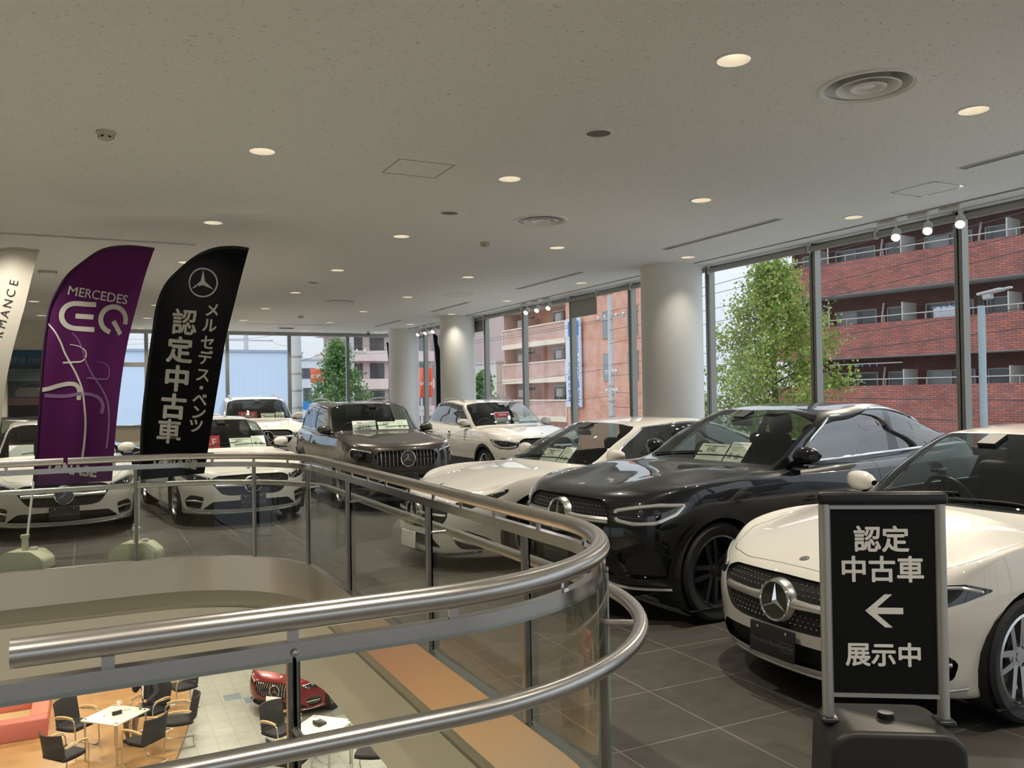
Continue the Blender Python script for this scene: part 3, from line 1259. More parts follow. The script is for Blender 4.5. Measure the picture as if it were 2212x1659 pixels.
class Body:
    def __init__(s, p):
        s.p = p
        R = car_rings(p)
        if p.get('tweak'):
            p['tweak'](R)
        mir = np.array([1, -1, 1])
        G = dense(np.swapaxes(R, 0, 1), SU, R[:, 1] * mir, R[:, -2] * mir)      # (U, K, 3)
        G = np.swapaxes(G, 0, 1)                                                 # (K, U, 3)
        s.G = G = dense(G, SV, G[0] * 2 - G[1], G[-2] * mir)                     # (V, U, 3)
        G[:, 0, 1] = 0
        G[:, -1, 1] = 0
        G[-1, :, 1] = 0
        du = np.gradient(G, axis=1)
        dv = np.gradient(G, axis=0)
        du[:, 0, [0, 2]] = 0
        du[:, -1, [0, 2]] = 0
        n = np.cross(dv, du)
        # where the grid closes up borrow the neighbour's normal
        L = np.linalg.norm(n, axis=-1)
        n = n / np.maximum(L, 1e-9)[..., None]
        n[-1] = n[-2]
        n[-1, :, 1] = 0
        n[-1] /= np.maximum(np.linalg.norm(n[-1], axis=-1), 1e-9)[..., None]
        c = G - np.array([0, 0, .6])
        if (n * c).sum() < 0:
            n = -n
        s.n = n
        V, U = G.shape[:2]
        bm = s.bm = bmesh.new()
        s.nl = bm.verts.layers.float_vector.new('nn')
        s.vl = bm.faces.layers.int.new('vrow')
        s.ul = bm.faces.layers.int.new('ucol')
        s.rl = bm.faces.layers.int.new('region')
        vv = [[bm.verts.new(G[i, j]) for j in range(U)] for i in range(V)]
        for i in range(V):
            for j in range(U):
                vv[i][j][s.nl] = Vector(n[i, j])
        for i in range(V - 1):
            for j in range(U - 1):
                q = [vv[i][j], vv[i][j + 1], vv[i + 1][j + 1], vv[i + 1][j]]
                f = bm.faces.new(q)
                f[s.vl] = i
                f[s.ul] = j
        bm.normal_update()
        s.names = {0: 'body'}
        # a tree of the uncut skin for placing things on it
        tv = [tuple(p_) for p_ in G.reshape(-1, 3)]
        tf = [(i * U + j, i * U + j + 1, (i + 1) * U + j + 1, (i + 1) * U + j) for i in range(V - 1) for j in range(U - 1)]
        tv2 = [(a, -b, c_) for a, b, c_ in tv]
        k = len(tv)
        s.tree = BVHTree.FromPolygons(tv + tv2, tf + [tuple(i + k for i in f) for f in tf])

    def at(s, u, z):
        """point of the skin at column u and height z (lower body)"""
        j = min(u * SU, s.G.shape[1] - 1.001)
        j0 = int(j)
        col = s.G[:, j0] * (1 - (j - j0)) + s.G[:, j0 + 1] * (j - j0)
        for i in range(SV, 9 * SV):
            if col[i, 2] <= z <= col[i + 1, 2]:
                t = (z - col[i, 2]) / max(col[i + 1, 2] - col[i, 2], 1e-9)
                return Vector(col[i] * (1 - t) + col[i + 1] * t)
        return Vector(col[9 * SV])

    def front(s, y, z, dx=0.0):
        r = s.tree.ray_cast(Vector((6, y, z)), Vector((-1, 0, 0)))
        return (r[0] + Vector((dx, 0, 0)), r[1]) if r[0] else (None, None)

    def side(s, x, z):
        r = s.tree.ray_cast(Vector((x, 4, z)), Vector((0, -1, 0)))
        return r[0], r[1]

    def top(s, x, y):
        r = s.tree.ray_cast(Vector((x, y, 4)), Vector((0, 0, -1)))
        return r[0], r[1]

    def cut(s, poly, A, B, filt, region, only=None):
        """imprint a polygon (coordinates along A and B) and give its faces a region"""
        bm = s.bm
        A, B = Vector(A), Vector(B)
        pa = [p[0] for p in poly]
        pb = [p[1] for p in poly]
        lo, hi = (min(pa) - .01, min(pb) - .01), (max(pa) + .01, max(pb) + .01)

        def bb(f):
            a = [A.dot(v.co) for v in f.verts]
            b = [B.dot(v.co) for v in f.verts]
            return min(a), max(a), min(b), max(b)
        cand = set()
        for f in bm.faces:
            if filt(f):
                a0, a1, b0, b1 = bb(f)
                if a1 > lo[0] and a0 < hi[0] and b1 > lo[1] and b0 < hi[1]:
                    cand.add(f)
        m = len(poly)
        for i in range(m):
            (a0, b0), (a1, b1) = poly[i], poly[(i + 1) % m]
            la, ha, lb, hb = min(a0, a1) - 1e-4, max(a0, a1) + 1e-4, min(b0, b1) - 1e-4, max(b0, b1) + 1e-4
            ln = math.hypot(a1 - a0, b1 - b0)
            if ln < 1e-6:
                continue
            no = A * ((b1 - b0) / ln) - B * ((a1 - a0) / ln)
            co = A * a0 + B * b0
            # A and B may lie askew to the axes but are orthonormal
            sub = []
            for f in cand:
                x0, x1, y0, y1 = bb(f)
                if x1 >= la and x0 <= ha and y1 >= lb and y0 <= hb:
                    sub.append(f)
            if not sub:
                continue
            es = set(e for f in sub for e in f.edges)
            vs = set(v for f in sub for v in f.verts)
            res = bmesh.ops.bisect_plane(bm, geom=list(vs) + list(es) + sub, dist=1e-6, plane_co=co, plane_no=no)
            cand -= set(sub)
            cand |= set(g for g in res['geom'] if isinstance(g, bmesh.types.BMFace))
        cand = {f for f in cand if f.is_valid}
        got = 0
        for f in cand:
            if only is not None and f[s.rl] not in only:
                continue
            c = Vector((0, 0, 0))
            for v in f.verts:
                c += v.co
            c /= len(f.verts)
            a, b = A.dot(c), B.dot(c)
            ins = False
            for i in range(m):
                (a0, b0), (a1, b1) = poly[i], poly[i - 1]
                if (b0 > b) != (b1 > b) and a < (a1 - a0) * (b - b0) / (b1 - b0) + a0:
                    ins = not ins
            if ins:
                f[s.rl] = region
                got += 1
        return got

    def region_mesh(s, region):
        fs = [f for f in s.bm.faces if f[s.rl] == region]
        idx, co, no, faces = {}, [], [], []
        for f in fs:
            q = []
            for v in f.verts:
                if v not in idx:
                    idx[v] = len(co)
                    co.append(v.co.copy())
                    no.append(v[s.nl].normalized())
                q.append(idx[v])
            faces.append(q)
        return co, no, faces


def skin_obj(name, co, no, faces, mat, parent, mode, depth=0.0, push=0.0, wall=None):
    """make object(s) of a half region: mode 'merge' = one object over the middle,
    'pair' = one on each side.  depth sinks the panel behind a rim."""
    out = []
    sides = [(1, -1)] if mode == 'merge' else [(1,), (-1,)]
    for sd in sides:
        V, Nn, F = [], [], []
        for sg in sd:
            b = len(V)
            for c, n in zip(co, no):
                q = c + n * push
                V.append((q.x, q.y * sg, q.z))
                Nn.append((n.x, n.y * sg, n.z))
            for f in faces:
                g = [b + i for i in f]
                F.append(g if sg > 0 else g[::-1])
        if mode == 'merge':       # weld the middle
            m = {}
            rep = list(range(len(V)))
            h = len(co)
            for i in range(h):
                if abs(V[i][1]) < 1e-5:
                    rep[i + h] = i
            F = [[rep[i] for i in f] for f in F]
        me = bpy.data.meshes.new(name)
        if depth:
            # boundary edges get a wall, the panel sinks
            cnt = {}
            for f in F:
                for i in range(len(f)):
                    e = (f[i - 1], f[i])
                    cnt[tuple(sorted(e))] = cnt.get(tuple(sorted(e)), 0) + 1
            b = len(V)
            top = list(V)
            V = [(v[0] - depth, v[1] * (1 - depth * .0), v[2]) for v in V] + top
            W = []
            for f in F:
                for i in range(len(f)):
                    e = (f[i - 1], f[i])
                    if cnt[tuple(sorted(e))] == 1:
                        W.append([e[0], e[0] + b, e[1] + b, e[1]])
            nF = len(F)
            me.from_pydata(V, [], F + W)
            me.materials.append(mat)
            if wall:
                me.materials.append(wall)
                for p_ in me.polygons[nF:]:
                    p_.material_index = 1
            me.shade_smooth()
            me.set_sharp_from_angle(angle=math.radians(40))
        else:
            me.from_pydata(V, [], F)
            me.materials.append(mat)
            me.shade_smooth()
            me.normals_split_custom_set_from_vertices(Nn)
        me.update()
        out.append(link(bpy.data.objects.new(name, me), parent))
    return out


def star_mesh(mb, R, M, t=.012):
    """three pointed star inside a ring, lying in the yz plane facing +x after M"""
    ring = [(0, R * math.cos(w), R * math.sin(w)) for w in [2 * PI * k / 36 for k in range(36)]]
    mb.tube(ring, R * .075, 8, closed=True, M=M)
    for k in range(3):
        a = PI / 2 + k * 2 * PI / 3
        tip = (0, R * .95 * math.cos(a), R * .95 * math.sin(a))
        b = [(0, R * .17 * math.cos(a + s_ * PI / 3), R * .17 * math.sin(a + s_ * PI / 3)) for s_ in (-1, 1)]
        top = (t, 0, 0)
        mb.add([tip, b[0], b[1], top], [(0, 1, 3), (0, 3, 2), (0, 2, 1)], M)
    return mb


def make_wheel(R, width, spokes, rim_mat, car, x, y, side, style='double'):
    """tyre (part) with its rim (sub-part); axis along y, outer side towards 'side'"""
    T = Matrix.Rotation(-side * PI / 2, 4, 'X')
    hw = width / 2
    ri = R * .735
    mb = MB()
    mb.lathe([(ri - .01, -hw * .8), (ri + .012, -hw * .92), (R - .03, -hw), (R - .008, -hw * .86), (R, -hw * .6), (R, hw * .6), (R - .008, hw * .86), (R - .03, hw), (ri + .012, hw * .92), (ri - .01, hw * .8)], 40)
    mb.v = [tuple(T @ Vector(v)) for v in mb.v]
    tyre = mb.build('wheel', M['rubber'], car, 35)
    tyre.location = (x, y, R)
    rm = MB()
    rm.lathe([(ri, hw * .86), (ri - .012, hw * .90), (ri - .022, hw * .80), (ri - .03, hw * .2), (ri - .035, -hw * .7)], 40)
    zf = hw * .62
    for k in range(spokes):
        a = 2 * PI * k / spokes
        offs = (-1, 1) if style == 'double' else (0,)
        for s_ in offs:
            w0, w1 = (.016, .013) if style == 'double' else (.030, .022)
            c0, c1 = s_ * .026, s_ * (.050 if style == 'double' else 0)
            vs = []
            for (r_, c_, w_, z_, th) in ((.045, c0, w0, zf - .02, .03), (ri * .55, (c0 + c1) / 2, w0, zf - .004, .025), (ri - .012, c1, w1, zf + .012, .02)):
                for (dy, dz) in ((-w_, 0), (w_, 0), (w_, -th), (-w_, -th)):
                    vs.append((r_, c_ + dy, z_ + dz))
            fs = []
            for i in range(2):
                for q in range(4):
                    fs.append((i * 4 + q, i * 4 + (q + 1) % 4, i * 4 + 4 + (q + 1) % 4, i * 4 + 4 + q))
            rm.add(vs, fs, Matrix.Rotation(a, 4, 'Z'))
    rm.lathe([(0, zf - .020), (.030, zf - .020), (.031, zf - .024), (.052, zf - .024), (.060, zf - .034), (.062, zf - .06)], 24)
    rm.v = [tuple(T @ Vector(v)) for v in rm.v]
    rim = rm.build('rim', rim_mat, tyre, 40, label='metal rim with spokes')
    dk = MB()
    dk.lathe([(0, -hw * .1), (ri * .60, -hw * .1), (ri * .60, -hw * .3), (ri - .03, -hw * .3)], 32)
    dk.v = [tuple(T @ Vector(v)) for v in dk.v]
    dk.build('brake_disc', M['rim_dark'], tyre, 40)
    return tyre


def make_car(name, p, label, group=None):
    B = Body(p)
    car = thing(name, label, 'car', (0, 0, 0), 0, group)
    bm, rl, vl, ul = B.bm, B.rl, B.vl, B.ul
    wb, w, xf, xr = p['wb'], p['w'], p['xf'], p['xr']
    Rw = p['R']
    X, Y, Z = Vector((1, 0, 0)), Vector((0, 1, 0)), Vector((0, 0, 1))
    pm = p['paint']
    # ---- glass by rows and columns of the skin
    g0, g1 = 9 * SV, 11 * SV
    a_end = 3 * SU + p.get('wsx', 1)
    w_cols = p.get('wcols', (4 * SU + 1, 7 * SU - 1, 7 * SU + 2, 9 * SU + 2))
    for f in bm.faces:
        v, u = f[vl], f[ul]
        if g0 + (0 if u < a_end else 1) <= v < g1 - (0 if u < a_end else 1):
            if u < a_end:
                f[rl] = 1
            elif w_cols[0] <= u < w_cols[-1] and v < g1 - 1:
                hit = 12 + sum(1 for i in range(1, len(w_cols)) if u >= w_cols[i])
                for i in range(0, len(w_cols), 2):
                    if w_cols[i] <= u < w_cols[i + 1]:
                        hit = 2 + i // 2
                f[rl] = hit
            elif u >= 11 * SU + 1:
                f[rl] = 5
        elif p.get('sunroof') and v >= 12 * SV - 3 and 5 * SU <= u < 9 * SU:
            f[rl] = 6
    # ---- wheel openings
    low = lambda f: f[vl] < 7 * SV
    ra = Rw + p.get('gap', .035)
    for sgn, cx in ((1, wb / 2), (-1, -wb / 2)):
        circ = lambda r: [(cx + r * math.cos(2 * PI * k / 40), Rw + .005 + r * math.sin(2 * PI * k / 40)) for k in range(40)]
        if p.get('clad'):
            B.cut(circ(ra + p['clad']), X, Z, low, 20)
        B.cut(circ(ra), X, Z, low, 99)
    # ---- sill cladding
    if p.get('sill'):
        for f in bm.faces:
            if f[rl] == 0 and f[vl] < p['sill'] and 5 * SU < f[ul] < 9 * SU:
                f[rl] = 20
    # ---- bonnet and doors with dark shut lines around them
    def ring2(poly, d):
        m = len(poly)
        cx_, cy_ = sum(a for a, b in poly) / m, sum(b for a, b in poly) / m
        out = []
        for i in range(m):
            a, b, c = Vector(poly[i - 1]), Vector(poly[i]), Vector(poly[(i + 1) % m])
            n1 = Vector(((b - a).y, -(b - a).x)).normalized()
            n2 = Vector(((c - b).y, -(c - b).x)).normalized()
            nn = (n1 + n2)
            nn = nn.normalized() if nn.length > 1e-6 else n1
            if nn.dot(b - Vector((cx_, cy_))) < 0:
                nn = -nn
            q = b + nn * d
            out.append((q.x, q.y))
        return out
    hood = p['hood']
    hp = [(x, y) for x, y in hood] + [(hood[-1][0], -.1), (hood[0][0], -.1)]
    hp = roundpoly(hp, .06, 4)
    hf = lambda f: 5 * SV <= f[vl] < 9 * SV and f[ul] < 7 * SU and f[rl] == 0
    gp = p.get('shut', .004)
    B.cut(ring2(hp, gp), X, Y, hf, 21)
    B.cut(hp, X, Y, lambda f: f[rl] == 21, 22)
    df = lambda f: SV + 3 <= f[vl] < 9 * SV + 1 and 4 * SU + 3 < f[ul] < 10 * SU and f[rl] in (0, 21, 20)
    for i, dr in enumerate(p['doors']):
        B.cut(ring2(dr, gp), X, Z, df, 21, only=(0,))
        B.cut(dr, X, Z, lambda f: f[rl] == 21 and df(f), 23 + i, only=(21,))
    # ---- front face
    ff = lambda f: f[vl] < 7 * SV and f[ul] < 4 * SU and f[rl] in (0, 21, 22)
    for name_, reg, poly in p['face']:
        B.cut(poly, Y, Z, ff, reg)
    lamps = []
    for spec in p['lamps']:
        al = math.radians(p.get('lamp_dir', 42))
        D = Vector((math.cos(al), math.sin(al), 0))
        A = Vector((-math.sin(al), math.cos(al), 0))
        pts3 = [B.at(u, z) for u, z in spec]
        poly = roundpoly([(A.dot(q), q.z) for q in pts3], .025, 3)
        B.cut(poly, A, Z, lambda f: f[vl] < 8 * SV and f[ul] < 5 * SU + 2 and f[rl] in (0, 21, 22, 30, 31, 32), 40)
        lamps.append((poly, A, D))
    # ---- objects
    def half(reg):
        return B.region_mesh(reg)
    co, no, fa = half(0)
    body = skin_obj('body', co, no, fa, pm, car, 'merge')[0]
    co, no, fa = half(22)
    if fa:
        skin_obj('bonnet', co, no, fa, pm, car, 'merge')
    for i, nm in enumerate(('front_door', 'rear_door')):
        co, no, fa = half(23 + i)
        if fa:
            for d_ in skin_obj(nm, co, no, fa, pm, car, 'pair'):
                pass
    co, no, fa = half(21)
    if fa:
        skin_obj('shut_line', co, no, fa, M['black_matte'], car, 'merge')
    co, no, fa = half(20)
    if fa:
        skin_obj('black_cladding' if p.get('clad') else 'sill', co, no, fa, p.get('cladmat', M['black_plastic']), car, 'merge')
    co, no, fa = half(1)
    skin_obj('windshield', co, no, fa, M['windshield'], car, 'merge')
    for reg, nm in ((2, 'front_side_window'), (3, 'rear_side_window'), (4, 'quarter_window')):
        co, no, fa = half(reg)
        if fa:
            skin_obj(nm, co, no, fa, p.get('glass', {}).get(reg, M['car_glass'] if reg == 2 else M['privacy']), car, 'pair')
    for reg in range(12, 19):
        co, no, fa = half(reg)
        if fa:
            skin_obj('window_pillar', co, no, fa, M['black_gloss'], car, 'pair')
    co, no, fa = half(5)
    skin_obj('rear_window', co, no, fa, M['privacy'] if not p.get('clear_rear') else M['car_glass'], car, 'merge')
    co, no, fa = half(6)
    if fa:
        skin_obj('sunroof', co, no, fa, M['black_gloss'], car, 'merge')
    for name_, reg, poly in p['face']:
        co, no, fa = half(reg)
        if fa:
            mt, dp, wl, mode = p['facemat'].get(name_, (M['black_matte'], .035, M['black_gloss'], 'merge'))
            skin_obj(name_, co, no, fa, mt, car, mode, depth=dp, wall=wl)
    co, no, fa = half(40)
    hl = skin_obj('headlight', co, no, fa, M['lamp_lens'], car, 'pair', push=.001)
    # light guides inside the lamps: strips laid along the lamp's edge
    for sd, lo in zip((1, -1), hl):
        for poly, A, D in lamps:
            st = MB()
            m = len(poly)
            ca, cb = sum(a for a, b in poly) / m, sum(b for a, b in poly) / m
            path = []
            for (a, b) in poly:
                a2, b2 = lerp(a, ca, .16), lerp(b, cb, .20)
                o_ = A * a2 + D * 5 + Z * b2
                r = B.tree.ray_cast(o_, -D)
                if r[0]:
                    q = r[0] + r[1] * (.002 if r[1].dot(D) > 0 else -.002)
                    path.append((q.x, q.y * sd, q.z))
            k0, k1 = p.get('drl', (0, 1))
            path = path[int(k0 * len(path)):int(k1 * len(path))]
            if len(path) > 2:
                st.tube(path, p.get('drlr', .009), 6)
                st.build('light_guide', M['lamp_strip'], lo, 40, label='pale strip inside the headlight')
            for t_ in (.42, .62):
                pr = MB()
                a2, b2 = ca + (t_ - .5) * (max(a for a, b in poly) - min(a for a, b in poly)), cb + .005
                r = B.tree.ray_cast(A * a2 + D * 5 + Z * b2, -D)
                if r[0]:
                    nrm = r[1] if r[1].dot(D) > 0 else -r[1]
                    q = Vector((r[0].x, r[0].y * sd, r[0].z))
                    nn = Vector((nrm.x, nrm.y * sd, nrm.z))
                    T = Matrix.Translation(q) @ nn.to_track_quat('Z', 'Y').to_matrix().to_4x4()
                    pr.lathe([(0, .0045), (.012, .004), (.020, .001), (.024, .0035), (.027, .001)], 16, T)
                    pr.build('projector', M['rim_dark'], lo, 40)
    # ---- front ornaments
    def on_front(y, z, dx):
        q, n = B.front(y, z, dx)
        return q
    ez, er = p['emblem']
    eo = p.get('emblem_out', .008)
    q = on_front(0, ez, eo)
    rel = MB()
    tilt = Matrix.Translation(q) @ Matrix.Rotation(math.radians(-p.get('etilt', 8)), 4, 'Y')
    star_mesh(rel, er, tilt, .02)
    em = rel.build('emblem', M['chrome'], car, 40, label='chrome three pointed star in a ring')
    bk = MB()
    bk.lathe([(0, .001), (er * .93, .001)], 32, tilt @ Matrix.Rotation(PI / 2, 4, 'Y'))
    bk.build('emblem_disc', M['black_gloss'], em)
    if p.get('bar'):
        bk = MB()
        bk.lathe([(er * .99, -.002), (er * 1.08, -.010), (er * 1.17, -.05)], 36, tilt @ Matrix.Rotation(PI / 2, 4, 'Y'))
        bk.build('emblem_surround', M['satin'], em)
    if p.get('bar'):
        bz, bh, by = p['bar']
        for sd in (-1, 1):
            br = MB()
            rows = []
            for i in range(13):
                y = lerp(er * .92, by, i / 12)
                hh = lerp(bh * 1.3, bh, min(1, i / 4))
                row = []
                for dz, dx in ((-hh, .004), (-hh * .7, .022), (0, .028), (hh * .7, .022), (hh, .004)):
                    q, n_ = B.front(y, bz + dz + p.get('bardip', 0) * (i / 12) ** 2, 0)
                    row.append((q.x + dx - .02, q.y * sd, q.z))
                rows.append(row)
            br.grid(rows)
            br.build('grille_bar', M['satin'], car, 50)
    # studs or vertical bars on the grille
    gpoly = [c for c in p['face'] if c[0] == 'grille'][0][2]

    def inside(y, z, poly):
        ins = False
        for i in range(len(poly)):
            (a0, b0), (a1, b1) = poly[i], poly[i - 1]
            if (b0 > z) != (b1 > z) and y < (a1 - a0) * (z - b0) / (b1 - b0) + a0:
                ins = not ins
        return ins
    gd = p['facemat'].get('grille', (0, .035))[1]
    zs = [z for y, z in gpoly]
    ys_ = max(y for y, z in gpoly)
    if p['gstyle'] == 'studs':
        st = MB()
        dy, dz = p.get('stud', (.034, .026))
        j = 0
        z = min(zs)
        while z < max(zs):
            i = 0
            y = (j % 2) * dy / 2
            while y < ys_:
                if inside(y, z, gpoly) and inside(y + .012, z + .01, gpoly) and inside(y, z - .01, gpoly) and math.hypot(y, z - ez) > er * 1.2 and (not p.get('bar') or abs(z - p['bar'][0]) > p['bar'][1] * 1.05):
                    q, n_ = B.front(y, z, -gd)
                    if q:
                        for sd in ((1, -1) if y > 1e-4 else (1,)):
                            s_ = p.get('studsize', .007)
                            c_ = Vector((q.x, q.y * sd, q.z))
                            st.add([c_ + Vector((.001, -s_, 0)), c_ + Vector((.001, 0, -s_ * .8)), c_ + Vector((.001, s_, 0)), c_ + Vector((.001, 0, s_ * .8)), c_ + Vector((.008, 0, 0))],
                                   [(0, 1, 4), (1, 2, 4), (2, 3, 4), (3, 0, 4)])
                y += dy
                i += 1
            z += dz
            j += 1
        if st.v:
            st.build('grille_studs', M['chrome'], car, 0, label='rows of small chrome studs on the grille')
    else:
        nb = p.get('nbars', 8)
        for sd in (-1, 1):
            for i in range(nb):
                y = .5 * .0 + (i + .55) * ys_ / nb * .97
                lo_, hi_ = None, None
                for k in range(60):
                    z = lerp(min(zs), max(zs), k / 59)
                    if inside(y, z, gpoly):
                        lo_ = z if lo_ is None else lo_
                        hi_ = z
                if lo_ is None or hi_ - lo_ < .03:
                    continue
                path = []
                for k in range(9):
                    z = lerp(lo_, hi_, k / 8)
                    q, n_ = B.front(y, z, -gd * .45)
                    path.append((q.x, q.y * sd, z))
                b_ = MB()
                b_.tube(path, .0062, 6)
                b_.build('grille_bar', M['chrome'], car, 40)
    # lips and fins along the face: polylines in (y, z)
    for nm, mt, pts, r_, dx in p.get('lines', ()):
        for sd in ((1, -1) if pts[0][0] > 1e-3 else (0,)):
            l_ = MB()
            P2 = [Vector((y, z, 0)) for y, z in pts]
            P2 = spline(P2, 5)
            if sd == 0:
                P2 = [Vector((-v.x, v.y, 0)) for v in P2[::-1]][:-1] + P2
            path = []
            for v in P2:
                q, n_ = B.front(v.x, v.y, dx)
                if q:
                    path.append((q.x, q.y * (sd or 1), q.z))
            if len(path) > 1:
                l_.tube(path, r_, 8)
                l_.build(nm, mt, car, 50)
    # hood badge
    if p.get('badge'):
        q, n_ = B.top(p['badge'], 0)
        T = Matrix.Translation(q) @ n_.to_track_quat('Z', 'Y').to_matrix().to_4x4()
        b_ = MB()
        b_.lathe([(0, .003), (.012, .003), (.013, .006), (.017, .006), (.019, .003), (.027, .004), (.029, 0)], 24, T)
        b_.build('bonnet_badge', M['satin'], car, 40)
    # number plate
    if p.get('plate'):
        pz, mt = p['plate']
        q = on_front(0, pz, p.get('plate_out', .03))
        pl = MB()
        pl.rbox((q.x, 0, pz), (.012, .335, .168), .01, ry=math.radians(-3))
        po = pl.build('license_plate', mt, car, 40)
        if mt is M['plate_black']:
            tx = MB()
            T = Matrix.Translation((q.x + .0085, 0, pz)) @ Matrix(((0, 0, 1, 0), (1, 0, 0, 0), (0, 1, 0, 0), (0, 0, 0, 1)))
            put_text(tx, 'Mercedes-Benz', T @ Matrix.Translation((-.052, -.01, 0)), .034, res=2)
            put_text(tx, 'Certified', T @ Matrix.Translation((.108, -.01, 0)), .030, res=2)
            for (a, b, c_, d_) in ((.108, .012, .082, .002), (.108, -.032, .082, .002), (.067, -.01, .002, .044), (.149, -.01, .002, .044)):
                tx.box((a, b, 0), (c_, d_, .0005), M=T)
            tx.build('plate_lettering', M['plate_text'], po, 0)
        sc = MB()
        for y in (-.105, .105):
            sc.lathe([(0, .003), (.006, .002), (.008, 0)], 10, Matrix.Translation((q.x + .006, y, pz + .06)) @ Matrix.Rotation(PI / 2, 4, 'Y'))
        sc.build('plate_screw', M['satin'], po, 40)
    # ---- wheels with dark wells
    for sx in (1, -1):
        for sy in (1, -1):
            make_wheel(Rw, p.get('tw', .235), p.get('spokes', 5), p.get('rim', M['rim_silver']), car, sx * wb / 2, sy * (w - p.get('tw', .235) / 2 - p.get('inset', .035)), sy, p.get('style', 'double'))
    wl = MB()
    for sx in (1, -1):
        for sy in (1, -1):
            T = Matrix.Translation((sx * wb / 2, sy * (w - .02), Rw)) @ Matrix.Rotation(sy * PI / 2, 4, 'X')
            wl.lathe([(ra + .012, .01), (ra + .012, .33), (0, .33)], 28, T, a0=(-.15 if sy > 0 else -.15 + PI) if False else 0, a1=2 * PI)
    # keep the wells above the road
    wl.v = [(a, b, max(c_, .12)) for a, b, c_ in wl.v]
    wl.box(((xf + xr) / 2 * .2, 0, .22), (wb - 2 * Rw - .16, 2 * w - .16, .10))
    wl.box((xf - .50, 0, .27), (.5, 2 * w - .75, .14))
    wl.box((xr + .50, 0, .32), (.5, 2 * w - .75, .14))
    wl.build('underbody', M['black_matte'], car, 0)
    # ---- trim round the side windows
    G = B.G
    for sd in (1, -1):
        pth = []
        u0, u1 = w_cols[0], w_cols[-1]
        r0, r1 = g0 + 1, g1 - 1
        seq = [(r0, u) for u in range(u0, u1 + 1)] + [(r, u1) for r in range(r0 + 1, r1 + 1)] + [(r1, u) for u in range(u1 - 1, u0 - 1, -1)] + [(r, u0) for r in range(r1 - 1, r0, -1)]
        for r, u in seq:
            q = G[r, u] + B.n[r, u] * .001
            pth.append((q[0], q[1] * sd, q[2]))
        t_ = MB()
        t_.tube(pth, p.get('trimr', .011), 6, closed=True)
        t_.build('window_trim', p.get('trim', M['chrome']), car, 60)
    # ---- mirrors
    mx, mz = p['mirror']
    for sd in (1, -1):
        q, n_ = B.side(mx, mz - .03)
        y0 = q.y
        m_ = MB()
        rows = []
        for i, (t_, h_, d_, dx) in enumerate(((0, .02, .03, -.02), (.03, .055, .05, -.015), (.07, .075, .062, -.005), (.13, .078, .066, 0), (.18, .068, .06, -.01), (.215, .045, .045, -.03), (.232, .012, .015, -.045))):
            row = []
            for k in range(14):
                a = 2 * PI * k / 14
                ex = math.copysign(abs(math.cos(a)) ** .75, math.cos(a))
                row.append((mx + dx + (d_ * 1.15 if ex > 0 else d_ * .75) * ex, (y0 + .035 + t_) * sd, mz + .005 + h_ * math.copysign(abs(math.sin(a)) ** .8, math.sin(a)) * (1.0 if math.sin(a) > 0 else .85) + t_ * .05))
            rows.append(row)
        m_.grid(rows, cu=True)
        m_.add(rows[0], [list(range(14))])
        m_.add(rows[-1], [list(range(14))])
        mo = m_.build('side_mirror', p.get('mirmat', pm), car, 60)
        s_ = MB()
        s_.tube([(mx - .03, (y0 - .03) * sd, mz - .055), (mx - .01, (y0 + .05) * sd, mz - .05), (mx, (y0 + .11) * sd, mz - .045)], [.022, .02, .03], 8)
        s_.box((mx + .01, (y0 + .15) * sd, mz - .068), (.10, .16, .018))
        s_.build('mirror_foot', M['black_gloss'], mo, 40)
    # ---- handles
    for hxp, hzp in p['handles']:
        for sd in (1, -1):
            q, n_ = B.side(hxp, hzp)
            h_ = MB()
            h_.tube([(hxp + .09, (q.y - .005) * sd, hzp), (hxp + .07, (q.y + .028) * sd, hzp), (hxp - .07, (q.y + .028) * sd, hzp + .004), (hxp - .095, (q.y - .005) * sd, hzp + .004)], [.012, .014, .014, .012], 8)
            h_.build('door_handle', p.get('handlemat', pm), car, 50)
            c_ = MB()
            c_.lathe([(0, .001), (.06, .001)], 20, Matrix.Translation((hxp, (q.y + .001) * sd, hzp)) @ Matrix.Rotation(-sd * PI / 2 - sd * .12, 4, 'X'))
            c_.build('handle_recess', M['black_gloss'], car, 0)
    # ---- roof rails
    if p.get('rails'):
        for sd in (1, -1):
            pth = []
            for i in range(21):
                u = int(lerp(4 * SU + 4, 10 * SU, i / 20))
                q = G[11 * SV + 2, u] + np.array([0, 0, .045 * min(1, 5 * min(i, 20 - i) / 20)])
                pth.append((q[0], q[1] * sd, q[2]))
            r_ = MB()
            r_.tube(pth, .016, 8)
            r_.build('roof_rail', p['rails'], car, 60)
    # ---- wipers
    for (ya, yb) in ((-.45, .12), (.08, .55)):
        pth = []
        for i in range(7):
            t_ = i / 6
            y = lerp(ya, yb, t_)
            q, n_ = B.top(p['cowl'][0] - .05 - .06 * t_ - .12 * abs(y) ** 2, y)
            if q:
                pth.append((q.x, q.y, q.z + .012))
        w_ = MB()
        w_.tube(pth, .007, 6)
        w_.build('wiper', M['black_plastic'], car, 40)
    # ---- cabin
    cx, cz = p['cowl']
    d_ = MB()
    rows = []
    for i in range(13):
        y = lerp(-1, 1, i / 12) * (p['bw'] - .05)
        k = 1 - .25 * abs(lerp(-1, 1, i / 12)) ** 2
        fx = cx - .07 - .20 * abs(lerp(-1, 1, i / 12)) ** 2.2
        rows.append([(fx, y, cz - .05), (fx - .25 * k, y, cz - .06), (fx - .48 * k, y, cz - .07), (fx - .55 * k, y, cz - .16), (fx - .5, y, cz - .45)])
    d_.grid(rows)
    d_.build('dashboard', M['dark_interior'], car, 50)
    fz = p.get('floor', .30)
    rf = p['peak']
    hx_ = p['head'][0]
